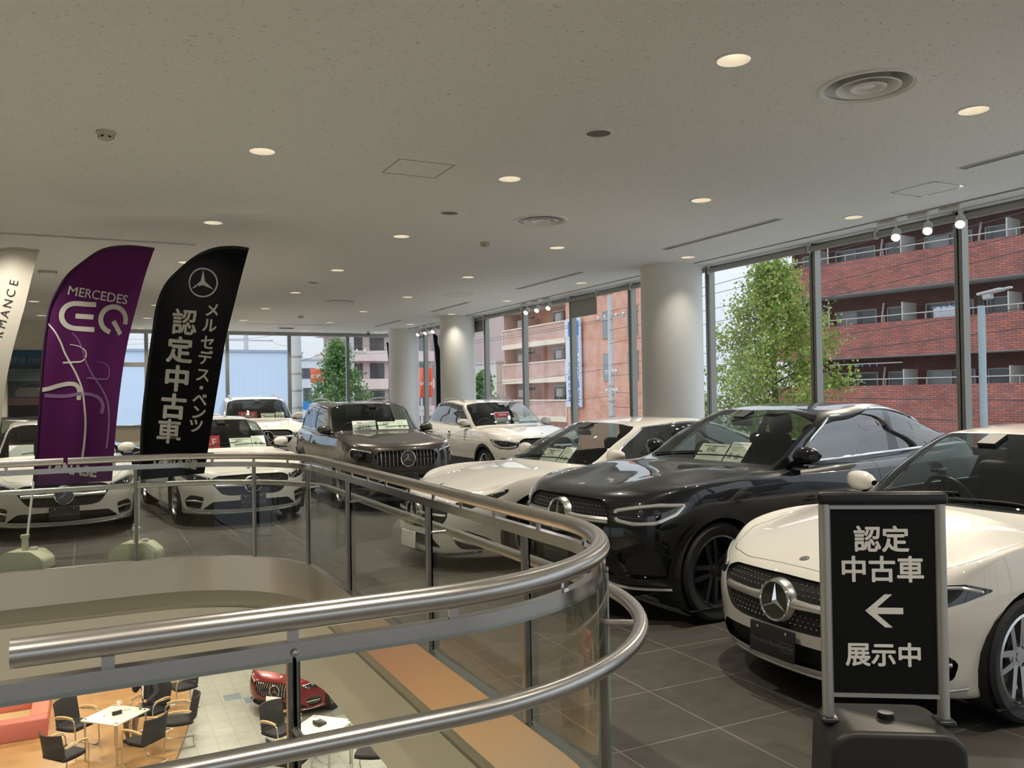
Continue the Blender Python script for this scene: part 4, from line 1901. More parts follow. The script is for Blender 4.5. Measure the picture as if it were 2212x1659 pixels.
    for yy in (-.37, .37):
        s_ = MB()
        sx_ = hx_ - .50
        zt = p['belt'][0]
        s_.rbox((sx_ + .14, yy, zt - .40), (.52, .50, .16), .06)
        s_.rbox((sx_ - .20, yy, zt - .10), (.14, .48, .62), .06, ry=math.radians(14 + 0))
        s_.rbox((sx_ - .29, yy, zt + .29), (.10, .26, .20), .045, ry=math.radians(8))
        s_.box((sx_ - .26, yy, zt + .17), (.02, .14, .14))
        s_.build('front_seat', M['seat'], car, 50)
    s_ = MB()
    sx_ = hx_ - 1.30 + p.get('seat2', 0)
    zt = p['belt'][1]
    s_.rbox((sx_ + .10, 0, zt - .42), (.5, 1.25, .16), .06)
    s_.rbox((sx_ - .22, 0, zt - .10), (.16, 1.24, .58), .06, ry=math.radians(18))
    for yy in (-.36, .36):
        s_.rbox((sx_ - .30, yy, zt + .16), (.10, .25, .13), .045, ry=math.radians(8))
    s_.build('rear_seat', M['seat'], car, 50)
    fl_ = MB()
    fl_.box((cx - 1.3, 0, fz + .02), (2.6, 2 * w - .30, .04))
    fl_.build('cabin_floor', M['dark_interior'], car, 0)
    sw = MB()
    T = Matrix.Translation((cx - .70, -.37, cz - .07)) @ Matrix.Rotation(math.radians(-66), 4, 'Y')
    sw.tube([(.185 * math.cos(2 * PI * k / 32), .185 * math.sin(2 * PI * k / 32), 0) for k in range(32)], .016, 8, closed=True, M=T)
    sw.lathe([(0, .03), (.05, .025), (.07, 0)], 16, T)
    for a in (0, PI, -PI / 2 * 0 + PI / 2):
        sw.box((.11 * math.cos(a), .11 * math.sin(a), .005), (.16 if abs(math.sin(a)) < .5 else .03, .03 if abs(math.sin(a)) < .5 else .16, .012), M=T)
    sw.tube([(0, 0, 0), (0, 0, -.25)], .03, 8, M=T)
    sw.build('steering_wheel', M['black_plastic'], car, 50)
    # rear view mirror with its sensor box
    rm = MB()
    rm.rbox((p['head'][0] + .13, 0, p['head'][1] - .11), (.03, .24, .06), .02, ry=.2)
    rm.box((p['head'][0] + .10, 0, p['head'][1] - .05), (.14, .12, .05), ry=.4)
    rm.build('interior_mirror', M['black_plastic'], car, 40)
    bm.free()
    car['half'] = 1
    del car['half']
    return car, B


def cir(cy, cz, r, n=24):
    return [(cy + r * math.cos(2 * PI * k / n), cz + r * math.sin(2 * PI * k / n)) for k in range(n)]


def sym(pts, r=.03):
    """half outline (from the middle outwards and back) closed over the middle"""
    return roundpoly(pts + [(-.2, pts[-1][1]), (-.2, pts[0][1])], r, 4)


FM = lambda mt, d, wl, mode='merge': (mt, d, wl, mode)

SEDAN = dict(
    wb=2.73, w=.90, xf=2.245, xr=-2.31, R=.325, paint=M['paint_white'],
    low=[(.15, .16, .20, .42, .86, .30), (.165, .19, .24, .10, .955, .10), (.22, .28, .33, .025, .975, .04), (.36, .44, .48, .0, .988, .0),
         (.50, .60, .64, -.005, 1.0, -.02), (.615, .74, .80, .025, .99, .0), (.705, .875, .985, .10, .955, .04)],
    cowl=(.98, .99), head=(.25, 1.392), rhead=(-1.20, 1.365), rbase=(-1.83, 1.055), peak=1.440, bw=.765, rw=.575,
    belt=(.955, .995), cant=(1.395, 1.395, 1.375, 1.335), cq=.50, rq=.20, deck=True, hoodbulge=.028,
    hood=[(2.10, 0), (2.09, .38), (2.00, .60), (1.70, .74), (1.1, .755), (.72, .73), (.80, .0)],
    doors=[[(.62, .30), (.66, .60), (.70, .90), (.62, .965), (-.42, .975), (-.40, .60), (-.42, .30)], [(-.42, .30), (-.40, .60), (-.43, .975), (-1.30, .99), (-1.28, .90), (-1.05, .62), (-.98, .30)]],
    face=[('grille', 30, sym([(0, .690), (.44, .680), (.525, .64), (.505, .58), (.40, .44), (.30, .418), (0, .418)], .05)),
          ('lower_intake', 31, sym([(0, .355), (.50, .345), (.62, .245), (0, .23)], .03)),
          ('side_intake', 32, roundpoly([(.60, .41), (.75, .44), (.80, .37), (.78, .27), (.63, .25)], .03, 3))],
    facemat={'grille': FM(M['black_matte'], .03, M['satin']), 'side_intake': FM(M['black_gloss'], .06, M['paint_white'], 'pair'), 'lower_intake': FM(M['black_matte'], .05, M['black_gloss'])},
    lamps=[[(2.05, .655), (2.6, .70), (3.2, .735), (3.7, .74), (4.2, .705), (3.6, .655), (3.0, .615), (2.4, .590), (2.1, .60)]], drl=(.0, .55),
    emblem=(.553, .105), bar=(.553, .022, .47), gstyle='studs', badge=2.02, plate=(.335, M['plate_black']), etilt=4,
    lines=[('splitter', M['chrome'], [(0, .185), (.35, .187), (.62, .20), (.80, .235)], .011, .0),
           ('intake_fin', M['satin'], [(.61, .345), (.70, .36), (.78, .355)], .012, -.01)],
    mirror=(.58, 1.02), handles=((-.25, .81), (-1.10, .83)), trim=M['chrome'])
def power_domes(R):
    """two long raised folds on the bonnet"""
    for k, e in ((7, .016), (8, .014)):
        R[k][2, 2] += e
        R[k][0, 2] -= e * .6
        R[k][1, 2] -= e * .3


GLC = dict(
    wb=2.873, w=.945, xf=2.27, xr=-2.39, R=.362, paint=M['paint_white'], nose=.9,
    low=[(.24, .26, .30, .46, .86, .35), (.26, .29, .34, .13, .955, .12), (.33, .37, .42, .04, .975, .05), (.50, .54, .58, .005, .99, .0),
         (.68, .74, .78, -.005, 1.0, -.01), (.84, .90, .95, .015, .99, .0), (.945, 1.01, 1.07, .085, .96, .03)],
    cowl=(.97, 1.135), head=(.12, 1.555), rhead=(-1.78, 1.545), rbase=(-2.20, 1.15), peak=1.615, bw=.80, rw=.635,
    belt=(1.085, 1.14), cant=(1.575, 1.583, 1.57, 1.535), cq=.42, rq=.22, hoodbulge=.03,
    hood=[(2.12, 0), (2.11, .42), (2.03, .64), (1.70, .79), (1.1, .80), (.74, .77), (.80, .0)],
    doors=[[(.66, .42), (.70, .70), (.74, 1.03), (.66, 1.085), (-.42, 1.105), (-.40, .70), (-.42, .42)], [(-.42, .42), (-.40, .70), (-.43, 1.105), (-1.50, 1.125), (-1.46, 1.03), (-1.10, .72), (-1.03, .42)]],
    face=[('grille', 30, sym([(0, .922), (.44, .914), (.54, .86), (.50, .70), (.42, .625), (0, .612)], .05)),
          ('lower_intake', 31, sym([(0, .50), (.42, .49), (.56, .37), (0, .355)], .03)),
          ('side_intake', 32, roundpoly([(.58, .54), (.80, .57), (.87, .48), (.85, .36), (.64, .35)], .03, 3))],
    facemat={'grille': FM(M['black_matte'], .03, M['satin']), 'side_intake': FM(M['black_gloss'], .05, M['black_gloss'], 'pair'), 'lower_intake': FM(M['black_matte'], .05, M['black_gloss'])},
    lamps=[[(1.98, .85), (2.7, .885), (3.4, .905), (4.22, .90), (3.95, .82), (3.3, .745), (2.6, .735), (2.05, .765)]], drl=(0, 1), drlr=.014, lamp_dir=40,
    emblem=(.767, .118), bar=(.767, .024, .53), gstyle='studs', badge=2.04, plate=(.50, M['plate_black']), etilt=5, stud=(.036, .028), studsize=.006,
    lines=[('splitter', M['chrome'], [(0, .345), (.34, .34), (.47, .315), (.57, .275), (.66, .268), (.88, .272)], .015, .004)],
    mirror=(.50, 1.16), handles=((-.22, .94), (-1.25, .965)), wcols=(4 * SU + 1, 7 * SU - 1, 7 * SU + 1, 9 * SU - 1, 9 * SU, 10 * SU + 2),
    rails=M['satin'], tweak=power_domes, clad=.055, trimr=.014, sill=3 * SV - 1, gap=.03, tw=.25)


def coupe_tail(R):
    """fast sloping back with a small lip"""
    power_domes(R)
    for c in (11, 12, 13):
        R[8][c, 2] += .02


GLCC = dict(GLC)
GLCC.update(
    xr=-2.46, paint=M['paint_black'], head=(.12, 1.525), rhead=(-1.55, 1.40), rbase=(-2.26, 1.135), peak=1.575, pkx=-.35, cant=(1.548, 1.545, 1.495, 1.40),
    belt=(1.085, 1.16), rq=.18, cq=.40, rails=None, rim=M['rim_dark'], tweak=coupe_tail, rw=.62, R=.368, clear_rear=True,
    wcols=(4 * SU + 1, 7 * SU - 1, 7 * SU + 1, 9 * SU + 1, 9 * SU + 2, 10 * SU), glass={2: M['car_glass'], 3: M['car_glass'], 4: M['privacy']})

GLB = dict(GLC)
GLB.update(
    wb=2.829, w=.917, xf=2.25, xr=-2.385, R=.345, paint=M['paint_grey'], nose=.72,
    low=[(.22, .24, .28, .46, .86, .35), (.24, .27, .32, .13, .955, .12), (.31, .35, .40, .04, .975, .05), (.48, .52, .56, .005, .99, .0),
         (.68, .74, .78, -.005, 1.0, -.01), (.86, .92, .97, .01, .99, .0), (.975, 1.05, 1.09, .07, .965, .03)],
    cowl=(.93, 1.175), head=(.22, 1.585), rhead=(-1.95, 1.585), rbase=(-2.25, 1.17), peak=1.640, bw=.805, rw=.665,
    belt=(1.11, 1.15), cant=(1.605, 1.615, 1.605, 1.575),
    hood=[(2.11, 0), (2.10, .45), (2.04, .66), (1.70, .79), (1.1, .80), (.74, .77), (.80, .0)],
    face=[('grille', 30, sym([(0, .905), (.42, .90), (.52, .84), (.49, .74), (.42, .672), (0, .662)], .07)),
          ('lower_intake', 31, sym([(0, .54), (.40, .53), (.58, .36), (0, .345)], .03)),
          ('side_intake', 32, roundpoly([(.62, .54), (.82, .57), (.86, .48), (.85, .37), (.68, .36)], .03, 3))],
    facemat={'grille': FM(M['black_matte'], .05, M['black_gloss']), 'side_intake': FM(M['black_gloss'], .05, M['black_gloss'], 'pair'), 'lower_intake': FM(M['black_matte'], .06, M['black_gloss'])},
    lamps=[[(2.02, .90), (2.7, .93), (3.6, .955), (3.85, .89), (3.7, .77), (2.8, .74), (2.1, .735)]], drl=(0, .62),
    emblem=(.782, .115), bar=None, gstyle='bars', nbars=8, badge=2.08, plate=(.50, M['plate_black']), etilt=3, emblem_out=.01, hoodbulge=.025,
    lines=[('splitter', M['chrome'], [(0, .47), (.30, .47), (.46, .46)], .012, .004)],
    mirror=(.62, 1.17), sunroof=True, clad=.05)

GT = dict(SEDAN)
GT.update(
    wb=2.951, w=.977, xf=2.40, xr=-2.60, R=.357, nose=1.25,
    low=[(.12, .15, .20, .40, .86, .30), (.135, .18, .24, .05, .955, .10), (.20, .27, .33, .005, .975, .04), (.36, .46, .50, -.01, .988, .0),
         (.52, .64, .68, .0, 1.0, -.02), (.635, .79, .85, .045, .99, .0), (.715, .895, 1.0, .14, .955, .04)],
    cowl=(.98, .985), head=(.12, 1.368), rhead=(-1.65, 1.275), rbase=(-2.22, 1.075), peak=1.412, pkx=-.55, bw=.785, rw=.575,
    belt=(.95, 1.01), cant=(1.378, 1.372, 1.325, 1.225), cq=.40, rq=.12, deck=True, hoodbulge=.035,
    hood=[(2.17, 0), (2.15, .42), (2.02, .64), (1.70, .80), (1.1, .81), (.74, .76), (.80, .0)],
    doors=[[(.62, .30), (.66, .60), (.70, .90), (.62, .965), (-.52, .98), (-.50, .60), (-.52, .30)], [(-.52, .30), (-.50, .60), (-.53, .98), (-1.50, 1.0), (-1.46, .90), (-1.16, .62), (-1.09, .30)]],
    face=[('grille', 30, sym([(0, .672), (.44, .662), (.555, .60), (.565, .52), (.50, .425), (.40, .405), (0, .40)], .08)),
          ('lower_intake', 31, sym([(0, .345), (.36, .335), (.50, .225), (0, .205)], .03)),
          ('side_intake', 32, roundpoly([(.58, .40), (.72, .415), (.85, .34), (.885, .235), (.66, .225)], .05, 3))],
    facemat={'grille': FM(M['black_matte'], .04, M['satin']), 'side_intake': FM(M['black_matte'], .05, M['black_gloss'], 'pair'), 'lower_intake': FM(M['black_matte'], .05, M['paint_white'])},
    lamps=[[(2.15, .665), (2.8, .72), (3.4, .765), (4.1, .80), (4.02, .765), (3.3, .675), (2.6, .605), (2.2, .60)]], drl=(.05, .5),
    emblem=(.54, .125), bar=(.54, .013, .545), gstyle='studs', stud=(.03, .02), studsize=.0025, badge=2.06, plate=(.27, M['white_card']), plate_out=.04, etilt=2,
    lines=[('splitter', M['black_gloss'], [(0, .155), (.35, .157), (.62, .175), (.80, .21)], .012, .01), ('intake_fin', M['paint_white'], [(.60, .335), (.70, .30), (.84, .255)], .022, -.02)],
    mirror=(.50, 1.03), handles=((-.35, .83), (-1.35, .86)), rim=M['rim_silver'], spokes=10, style='single', tw=.265)

RED = dict(SEDAN)
RED.update(paint=M['paint_red'], gstyle='bars', nbars=9, bar=None, plate=(.37, M['white_card']),
           facemat={'grille': FM(M['black_matte'], .05, M['black_gloss']), 'side_intake': FM(M['black_gloss'], .05, M['paint_red'], 'pair'), 'lower_intake': FM(M['black_matte'], .05, M['black_gloss'])})
# ------------------------------------------------------------------ the cars on display
def put(o, x, y, deg, z=0.0):
    o.location = (x, y, z)
    o.rotation_euler = (0, 0, math.radians(deg))
    return o


GRP = None
sedan, SB = make_car('car', SEDAN, 'white saloon on the right, its front partly behind the black arrow sign', GRP)
CARS = {}
CARS['right'] = put(sedan, 5.59, 3.51, 180)
c = copy_tree(sedan)
c['label'] = 'leftmost white saloon, partly behind the purple feather flag'
CARS['left1'] = put(c, -.43, 14.01, 273.6)
c = copy_tree(sedan)
c['label'] = 'white saloon with a red sale card, just right of the black feather flag'
CARS['left2'] = put(c, 1.77, 13.99, 274.8)
c = copy_tree(sedan, repaint={'white_paint': M['paint_black']})
c['label'] = 'black car standing crosswise at the far left, behind the leftmost white saloon'
CARS['black'] = put(c, -1.0, 18.4, 2)
glc, B2 = make_car('car', GLC, 'white sport utility car with a red and white sale card, before the far columns')
CARS['glc'] = put(glc, 7.42, 15.6, 269)
c = copy_tree(glc)
c['label'] = 'white sport utility car at the far windows, behind the white saloon'
CARS['back'] = put(c, 3.75, 21.9, 266)
c.scale = (1.08, 1.06, 1.09)
glcc, B3 = make_car('car', GLCC, 'black coupe styled sport utility car in the middle of the right row')
CARS['glcc'] = put(glcc, 5.52, 5.92, 184.5)
glb, B4 = make_car('car', GLB, 'dark grey boxy sport utility car with roof rails and an upright barred grille')
CARS['glb'] = put(glb, 4.27, 14.15, 268.5)
glb.scale = (1, .955, 1)
gt, B5 = make_car('car', GT, 'low white four door coupe behind the balustrade, left of the black car')
CARS['gt'] = put(gt, 5.31, 8.30, 184)
red, B6 = make_car('car', RED, 'dark red car on the floor below, seen through the atrium')
CARS['red'] = put(red, 4.70, 18.35, 226, LOWF)


# ---- cards behind the windshields; positions in the car's own frame
def on_dash(car, x, y, z, dz=0.0):
    a = car.rotation_euler.z
    x, y, z = x * car.scale.x, y * car.scale.y, z * car.scale.z
    return (car.location.x + x * math.cos(a) - y * math.sin(a), car.location.y + x * math.sin(a) + y * math.cos(a), car.location.z + z), a


def card(car, x, y, z, w, h, lab, name='price_card', mat=None, text=None, tilt=28, turn=0, cat='card', group=None, extra=None, frame=False):
    p, a = on_dash(car, x, y, z)
    t = thing(name, lab, cat, p, a + math.radians(turn), group)
    T = Euler((0, math.radians(-tilt), 0)).to_matrix().to_4x4()
    # the card stands in the yz plane, facing +x (the front of the car)
    q = MB()
    q.box((0, 0, h / 2), (.004, w, h), M=T)
    b = q.build('sheet', mat or M['paper'], t, 0)
    W = T @ Matrix(((0, 0, 1, .0028), (1, 0, 0, 0), (0, 1, 0, h / 2), (0, 0, 0, 1)))
    if frame:
        q = MB()
        for (c_, d_) in (((0, h / 2), (w + .012, .008)), ((0, -h / 2), (w + .012, .008)), ((w / 2, 0), (.008, h)), ((-w / 2, 0), (.008, h))):
            q.box((*c_, 0), (*d_, .008), M=W)
        q.build('card_frame', M['black_plastic'], t, 0)
    if text:
        for s_, sz, yy, mt, xx in text:
            q = MB()
            put_text(q, s_, W @ Matrix.Translation((xx, yy, 0)), sz, bold=.004 if sz < .08 else .002)
            q.build('lettering', mt, t, 0)
    if extra:
        q = MB()
        for (cx_, cy_, dx_, dy_) in extra:
            q.box((cx_, cy_, 0), (dx_, dy_, .0006), M=W)
        q.build('printed_lines', M['paper_ink'], t, 0)
    return t


LINES = [(0, .055 - .018 * k, .24 - .03 * (k % 3), .003) for k in range(2, 7)] + [(0, .085, .26, .012)]
LINES2 = [(-.03, .07 - .018 * k, .12 - .02 * (k % 3), .004) for k in range(3)] + [(.03, -.03, .05, .05), (-.05, -.02, .04, .06), (0, -.085, .13, .004), (0, .10, .15, .006)]


def sheets(car, cx, cz, y, price, where, dx=-.12):
    tx = [(price, .07, .05, M['paper_ink'], -.02)] if price else None
    card(car, cx + dx, y, cz - .05, .32, .22, 'pale price sheet lying under the windshield of ' + where, text=tx, extra=LINES, tilt=42)
    card(car, cx + dx - .01, y + .27, cz - .05, .20, .25, 'smaller info sheet beside the price sheet of ' + where, 'info_sheet', extra=LINES2, tilt=42)


sheets(CARS['glcc'], .97, 1.135, .14, '642', 'the black car')
sheets(CARS['gt'], .98, .985, .10, '792', 'the low white coupe')
sheets(CARS['glb'], .93, 1.175, .16, '547', 'the grey boxy car')
sheets(CARS['glc'], .97, 1.135, .20, None, 'the white car by the columns')
sheets(CARS['left2'], .98, 1.0, .20, '401', 'the white saloon by the black flag')
sheets(CARS['back'], .97, 1.135, .18, None, 'the farthest white car')
WT = M['white_card']
card(CARS['left2'], .78, -.30, .965, .40, .21, 'red card reading SALE in the windshield of the white saloon beside the black flag', 'sale_card', M['red_card'], [('SALE', .15, 0, WT, 0)], 20)
card(CARS['back'], .78, -.26, 1.10, .42, .21, 'red card reading SALE in the windshield of the far white sport utility car', 'sale_card', M['red_card'], [('SALE', .15, 0, WT, 0)], 20)
t = card(CARS['glc'], .76, -.18, 1.10, .32, .28, 'red and white card reading SALE in the windshield of the white car by the columns', 'sale_card', M['white_card'], [('SALE', .10, -.065, M['paper_ink'], 0), ('special price', .035, .085, WT, .02)], 18)
q = MB()
T = Euler((0, math.radians(-18), 0)).to_matrix().to_4x4()
q.box((.0005, 0, .215), (.005, .30, .09), M=T)
q.build('red_band', M['red_card'], t, 0)
card(CARS['glb'], .80, -.26, 1.12, .40, .22, 'framed white card with grey lettering in the windshield of the dark grey car', 'notice_card', M['white_card'], [('おすすめ', .05, .0, M['paper_ink'], 0), ('限定車両', .06, -.062, M['paper_ink'], 0), ('YANASE', .022, .065, M['paper_ink'], -.08)], 22, frame=True)
card(CARS['left1'], .76, -.45, .95, .30, .20, 'framed white card behind the windshield beside the purple flag', 'notice_card', M['white_card'], None, 22, frame=True)
q = MB()
# ------------------------------------------------------------------ feather flags
P_OUT = ([(0, .812), (.076, 1.599), (.121, 2.151), (.169, 2.526), (.205, 2.713), (.286, 2.895), (.411, 3.081), (.6, 3.232), (.789, 3.318), (1.012, 3.349), (1.304, 3.319)],
         [(.833, .852), (.884, 1.448), (.964, 2.009), (1.042, 2.383), (1.134, 2.733), (1.222, 3.068), (1.304, 3.319)])
B_OUT = ([(0, .854), (.036, 1.442), (.096, 1.946), (.155, 2.382), (.209, 2.734), (.295, 2.946), (.436, 3.098), (.626, 3.229), (.841, 3.32), (1.03, 3.332), (1.184, 3.31)],
         [(.679, .912), (.769, 1.43), (.875, 1.993), (.944, 2.369), (1.022, 2.681), (1.10, 2.998), (1.184, 3.31)])


def wave(s, z, ph=0.0):
    return .016 * math.sin(7 * s + 1.3 * z + ph) + .010 * math.sin(15 * s - 2.2 * z + ph)


def feather(label, loc, rz, out, mat, ph, tank=True, edge=None, flip=1, ty=0.0, tx=0.0):
    t = thing('feather_flag', label, 'flag', loc, rz, 'feather flags of the showroom')
    L = [Vector((a, b, 0)) for a, b in out[0]]
    Rr = [Vector((a, b, 0)) for a, b in out[1]]
    L = spline(L, 6)
    Rr = spline(Rr, 10)
    n = 60
    def at(P, f):
        i = min(int(f * (len(P) - 1)), len(P) - 2)
        return P[i].lerp(P[i + 1], f * (len(P) - 1) - i)
    def bylen(P):
        d = [0]
        for a, b in zip(P, P[1:]):
            d.append(d[-1] + (b - a).length)
        res = []
        for k in range(n + 1):
            w = d[-1] * k / n
            i = max(0, min(len(P) - 2, next((j for j in range(len(d) - 1) if d[j + 1] >= w), len(d) - 2)))
            res.append(P[i].lerp(P[i + 1], (w - d[i]) / max(d[i + 1] - d[i], 1e-9)))
        return res
    Lp, Rp = bylen(L), bylen(Rr)
    rows = []
    for a, b in zip(Lp, Rp):
        row = []
        for k in range(25):
            p = a.lerp(b, k / 24)
            row.append((p.x * flip, wave(p.x, p.y, ph), p.y))
        rows.append(row)
    q = MB()
    q.grid(rows)
    c = q.build('banner', mat, t, 80, recalc=False)
    # dark sleeve with the pole inside
    q = MB()
    q.tube([(p.x * flip, wave(p.x, p.y, ph), p.y) for p in Lp], .017, 8)
    q.build('sleeve', edge or M['black_matte'], t, 60)
    a, b = L[0], L[6]
    d = (b - a) / (b.y - a.y)
    bz_ = .14 if tank else 0.0
    base = a - d * (a.y - bz_) + Vector((tx, 0, 0))
    q = MB()
    q.tube([((base.x) * flip, ty, bz_), (a.x * flip, 0, a.y + .05)], .013, 10)
    q.build('pole', M['grey_trim'] if not tank else pbr('white_pole', (.6, .62, .58), .4), t, 50)
    if tank:
        q = MB()
        poly = roundpoly([(-.235, 0), (.235, 0), (.235, .12), (.13, .205), (-.13, .205), (-.235, .12)], .03, 3)
        q.prism([(x + base.x, z) for x, z in poly], ty - .13, ty + .13, axis='y')
        q.tube([(base.x, ty, .19), (base.x, ty, .33)], .032, 12)
        q.tube([(base.x, ty, .33), (base.x, ty, .36)], .042, 12)
        k = q.build('water_tank', pbr('pale_plastic', (.62, .63, .46), .45) if 'pale_plastic' not in bpy.data.materials else bpy.data.materials['pale_plastic'], t, 35)
        q = MB()
        q.tube([(base.x + .09, ty, .20), (base.x + .09, ty, .235)], .035, 12)
        q.build('tank_cap', pbr('cap_white', (.7, .7, .62), .5), k, 40)
    return t, base


def letters(t, parts, mat, name, ph, shear=0.0):
    """parts: (text, x, z, size, bold, lean) laid on the banner"""
    for txt, x, z, size, bold, lean in parts:
        vs, fs = text_faces(txt, size, bold=bold, res=4)
        a = math.radians(lean)
        V = []
        for u, v, up_ in vs:
            s, h = x + u * math.cos(a) - v * math.sin(a), z + u * math.sin(a) + v * math.cos(a)
            V.append((s, wave(s, h, ph) - .004 - up_, h))
        q = MB()
        q.add(V, fs)
        q.build(name, mat, t, 0, recalc=False)


def stroke(t, pts, w, mat, ph, name='printed_line', closed=False):
    """flat ribbon printed on the banner"""
    P = spline([Vector((a, b, 0)) for a, b in pts], 8, closed)
    ww = w if isinstance(w, (list, tuple)) else (w, w)
    A, Bq = [], []
    m = len(P)
    for i, p in enumerate(P):
        if closed:
            d = (P[(i + 1) % m] - P[i - 1]).normalized()
        else:
            d = (P[min(i + 1, m - 1)] - P[max(i - 1, 0)]).normalized()
        n = Vector((-d.y, d.x, 0)) * (lerp(ww[0], ww[1], i / (m - 1)) / 2)
        for lst, e in ((A, p + n), (Bq, p - n)):
            lst.append((e.x, wave(e.x, e.y, ph) - .004, e.y))
    q = MB()
    q.grid([A, Bq], cu=closed)
    return q.build(name, mat, t, 0, recalc=False)


def arc(cx, cz, r, a0, a1, n=10):
    return [(cx + r * math.cos(math.radians(lerp(a0, a1, k / n))), cz + r * math.sin(math.radians(lerp(a0, a1, k / n)))) for k in range(n + 1)]


M['ink_white'] = cloth('flag_print_white', (.72, .70, .64), .2)
M['ink_mauve'] = cloth('flag_print_mauve', (.30, .17, .36), .2)
M['flag_purple'] = cloth('purple_flag_cloth', (.105, .022, .105), .35)
M['flag_black'] = cloth('black_flag_cloth', (.010, .010, .011), .25)
M['flag_white'] = cloth('white_flag_cloth', (.62, .59, .52), .3)
M['sleeve_purple'] = pbr('purple_sleeve', (.040, .008, .042), .8)
RZ = -YAW
pf, pb = feather('purple feather flag with white lettering and curved lines', (-.54, 10.33, 0), RZ, P_OUT, M['flag_purple'], .3, edge=M['sleeve_purple'], ty=-.40, tx=.20)
letters(pf, [('MERCEDES', .705, 2.83, .138, .0012, -10.5)], M['ink_white'], 'lettering', .3)
# big E: three bars joined by a round back, and a Q with a cut ring
lw = .052
EX, EZ, el = .50, 2.615, math.radians(-5)


def lean(pts, cx, cz, a):
    return [(cx + (x - cx) * math.cos(a) - (z - cz) * math.sin(a), cz + (x - cx) * math.sin(a) + (z - cz) * math.cos(a)) for x, z in pts]


stroke(pf, lean([(.675, 2.748), (.62, 2.748), (.56, 2.748)] + arc(.455, 2.615, .133, 90, 270, 10)[0:] + [(.56, 2.482), (.62, 2.482), (.675, 2.482)], EX, EZ, el), lw, M['ink_white'], .3, 'letter_stroke')
stroke(pf, lean([(.455, 2.615), (.55, 2.615), (.655, 2.615)], EX, EZ, el), lw, M['ink_white'], .3, 'letter_stroke')
stroke(pf, arc(.87, 2.57, .138, -22, 252, 22), lw, M['ink_white'], .3, 'letter_stroke')
stroke(pf, [(.865, 2.555), (.90, 2.495), (.945, 2.41)], lw, M['ink_white'], .3, 'letter_stroke')
stroke(pf, [(.168, 2.555), (.25, 2.46), (.31, 2.34), (.345, 2.235), (.40, 2.12), (.47, 1.99), (.53, 1.84), (.555, 1.65), (.565, 1.48), (.55, 1.25), (.53, 1.10)], (.016, .022), M['ink_white'], .3)
stroke(pf, [(.40, 2.315), (.50, 2.29), (.565, 2.24), (.57, 2.185), (.53, 2.135), (.44, 2.125), (.33, 2.12)], (.008, .020), M['ink_white'], .3)
stroke(pf, [(.075, 1.83), (.18, 1.845), (.30, 1.88), (.40, 1.895), (.465, 1.88), (.50, 1.83), (.495, 1.72)], .045, M['ink_white'], .3)
stroke(pf, [(.42, 2.44), (.48, 2.37), (.53, 2.26), (.57, 2.13), (.64, 1.98), (.73, 1.83), (.79, 1.68), (.80, 1.45), (.775, 1.2)], (.010, .022), M['ink_mauve'], .3)
stroke(pf, [(.68, 2.13), (.75, 2.11), (.80, 2.07), (.81, 2.0), (.79, 1.945), (.72, 1.94), (.58, 1.955)], (.006, .018), M['ink_mauve'], .3)
stroke(pf, [(.14, 1.775), (.25, 1.765), (.38, 1.765), (.50, 1.785), (.62, 1.775), (.70, 1.735), (.735, 1.66), (.72, 1.57)], (.040, .034), M['ink_mauve'], .3)
letters(pf, [('YANASE', .40, .985, .15, .006, -9)], M['ink_white'], 'lettering', .3)

bf, bb = feather('black feather flag with a star emblem and white vertical lettering', (.48, 9.87, 0), RZ, B_OUT, M['flag_black'], 1.7, ty=-.06, tx=.02)
T2 = .698, 2.955
stroke(bf, arc(*T2, .150, 0, 330, 11), .016, M['ink_white'], 1.7, 'emblem_ring', closed=True)
for k in range(3):
    a = math.radians(90 - 4 + 120 * k)
    tip = Vector((T2[0] + .14 * math.cos(a), T2[1] + .14 * math.sin(a), 0))
    b1 = Vector((T2[0] + .026 * math.cos(a + PI / 3), T2[1] + .026 * math.sin(a + PI / 3), 0))
    b2 = Vector((T2[0] + .026 * math.cos(a - PI / 3), T2[1] + .026 * math.sin(a - PI / 3), 0))
    q = MB()
    q.add([(p.x, wave(p.x, p.y, 1.7) - .004, p.y) for p in (tip, b1, Vector((*T2, 0)), b2)], [(0, 1, 2, 3)])
    q.build('emblem_point', M['ink_white'], bf, 0, recalc=False)
letters(bf, [('認', .484, 2.516, .29, .006, -5), ('定', .431, 2.219, .29, .009, -5), ('中', .398, 1.912, .29, .010, -5), ('古', .36, 1.615, .28, .010, -5), ('車', .312, 1.35, .27, .007, -5)], M['ink_white'], 'lettering', 1.7)
letters(bf, [(c_, x_, z_, .165, .004, -8) for c_, x_, z_ in (('メ', .793, 2.65), ('ル', .760, 2.486), ('セ', .735, 2.303), ('デ', .703, 2.14), ('ス', .676, 1.957), ('・', .655, 1.818), ('ベ', .638, 1.695), ('ン', .622, 1.556), ('ツ', .591, 1.413))], M['ink_white'], 'lettering', 1.7)
letters(bf, [('YANASE', .36, 1.035, .13, .006, -9)], M['ink_white'], 'lettering', 1.7)

o_ = Vector((-.54, 10.33, 0)) + Vector((math.cos(YAW), -math.sin(YAW), 0)) * -1.225
wf, wb_ = feather('white feather flag cut by the left edge of the photo', tuple(o_ + Vector((0, 0, -.045))), RZ, P_OUT, M['flag_white'], 2.6, tank=True, edge=M['flag_white'])
wf.location.z = 0
for ch, (x_, z_) in zip('AMG PERFORMANCE', [(lerp(.62, 1.035, k / 14), lerp(1.45, 2.98, k / 14)) for k in range(15)]):
    if ch != ' ':
        letters(wf, [(ch, x_, z_, .125, 0.0, 76)], M['black_matte'], 'lettering', 2.6)
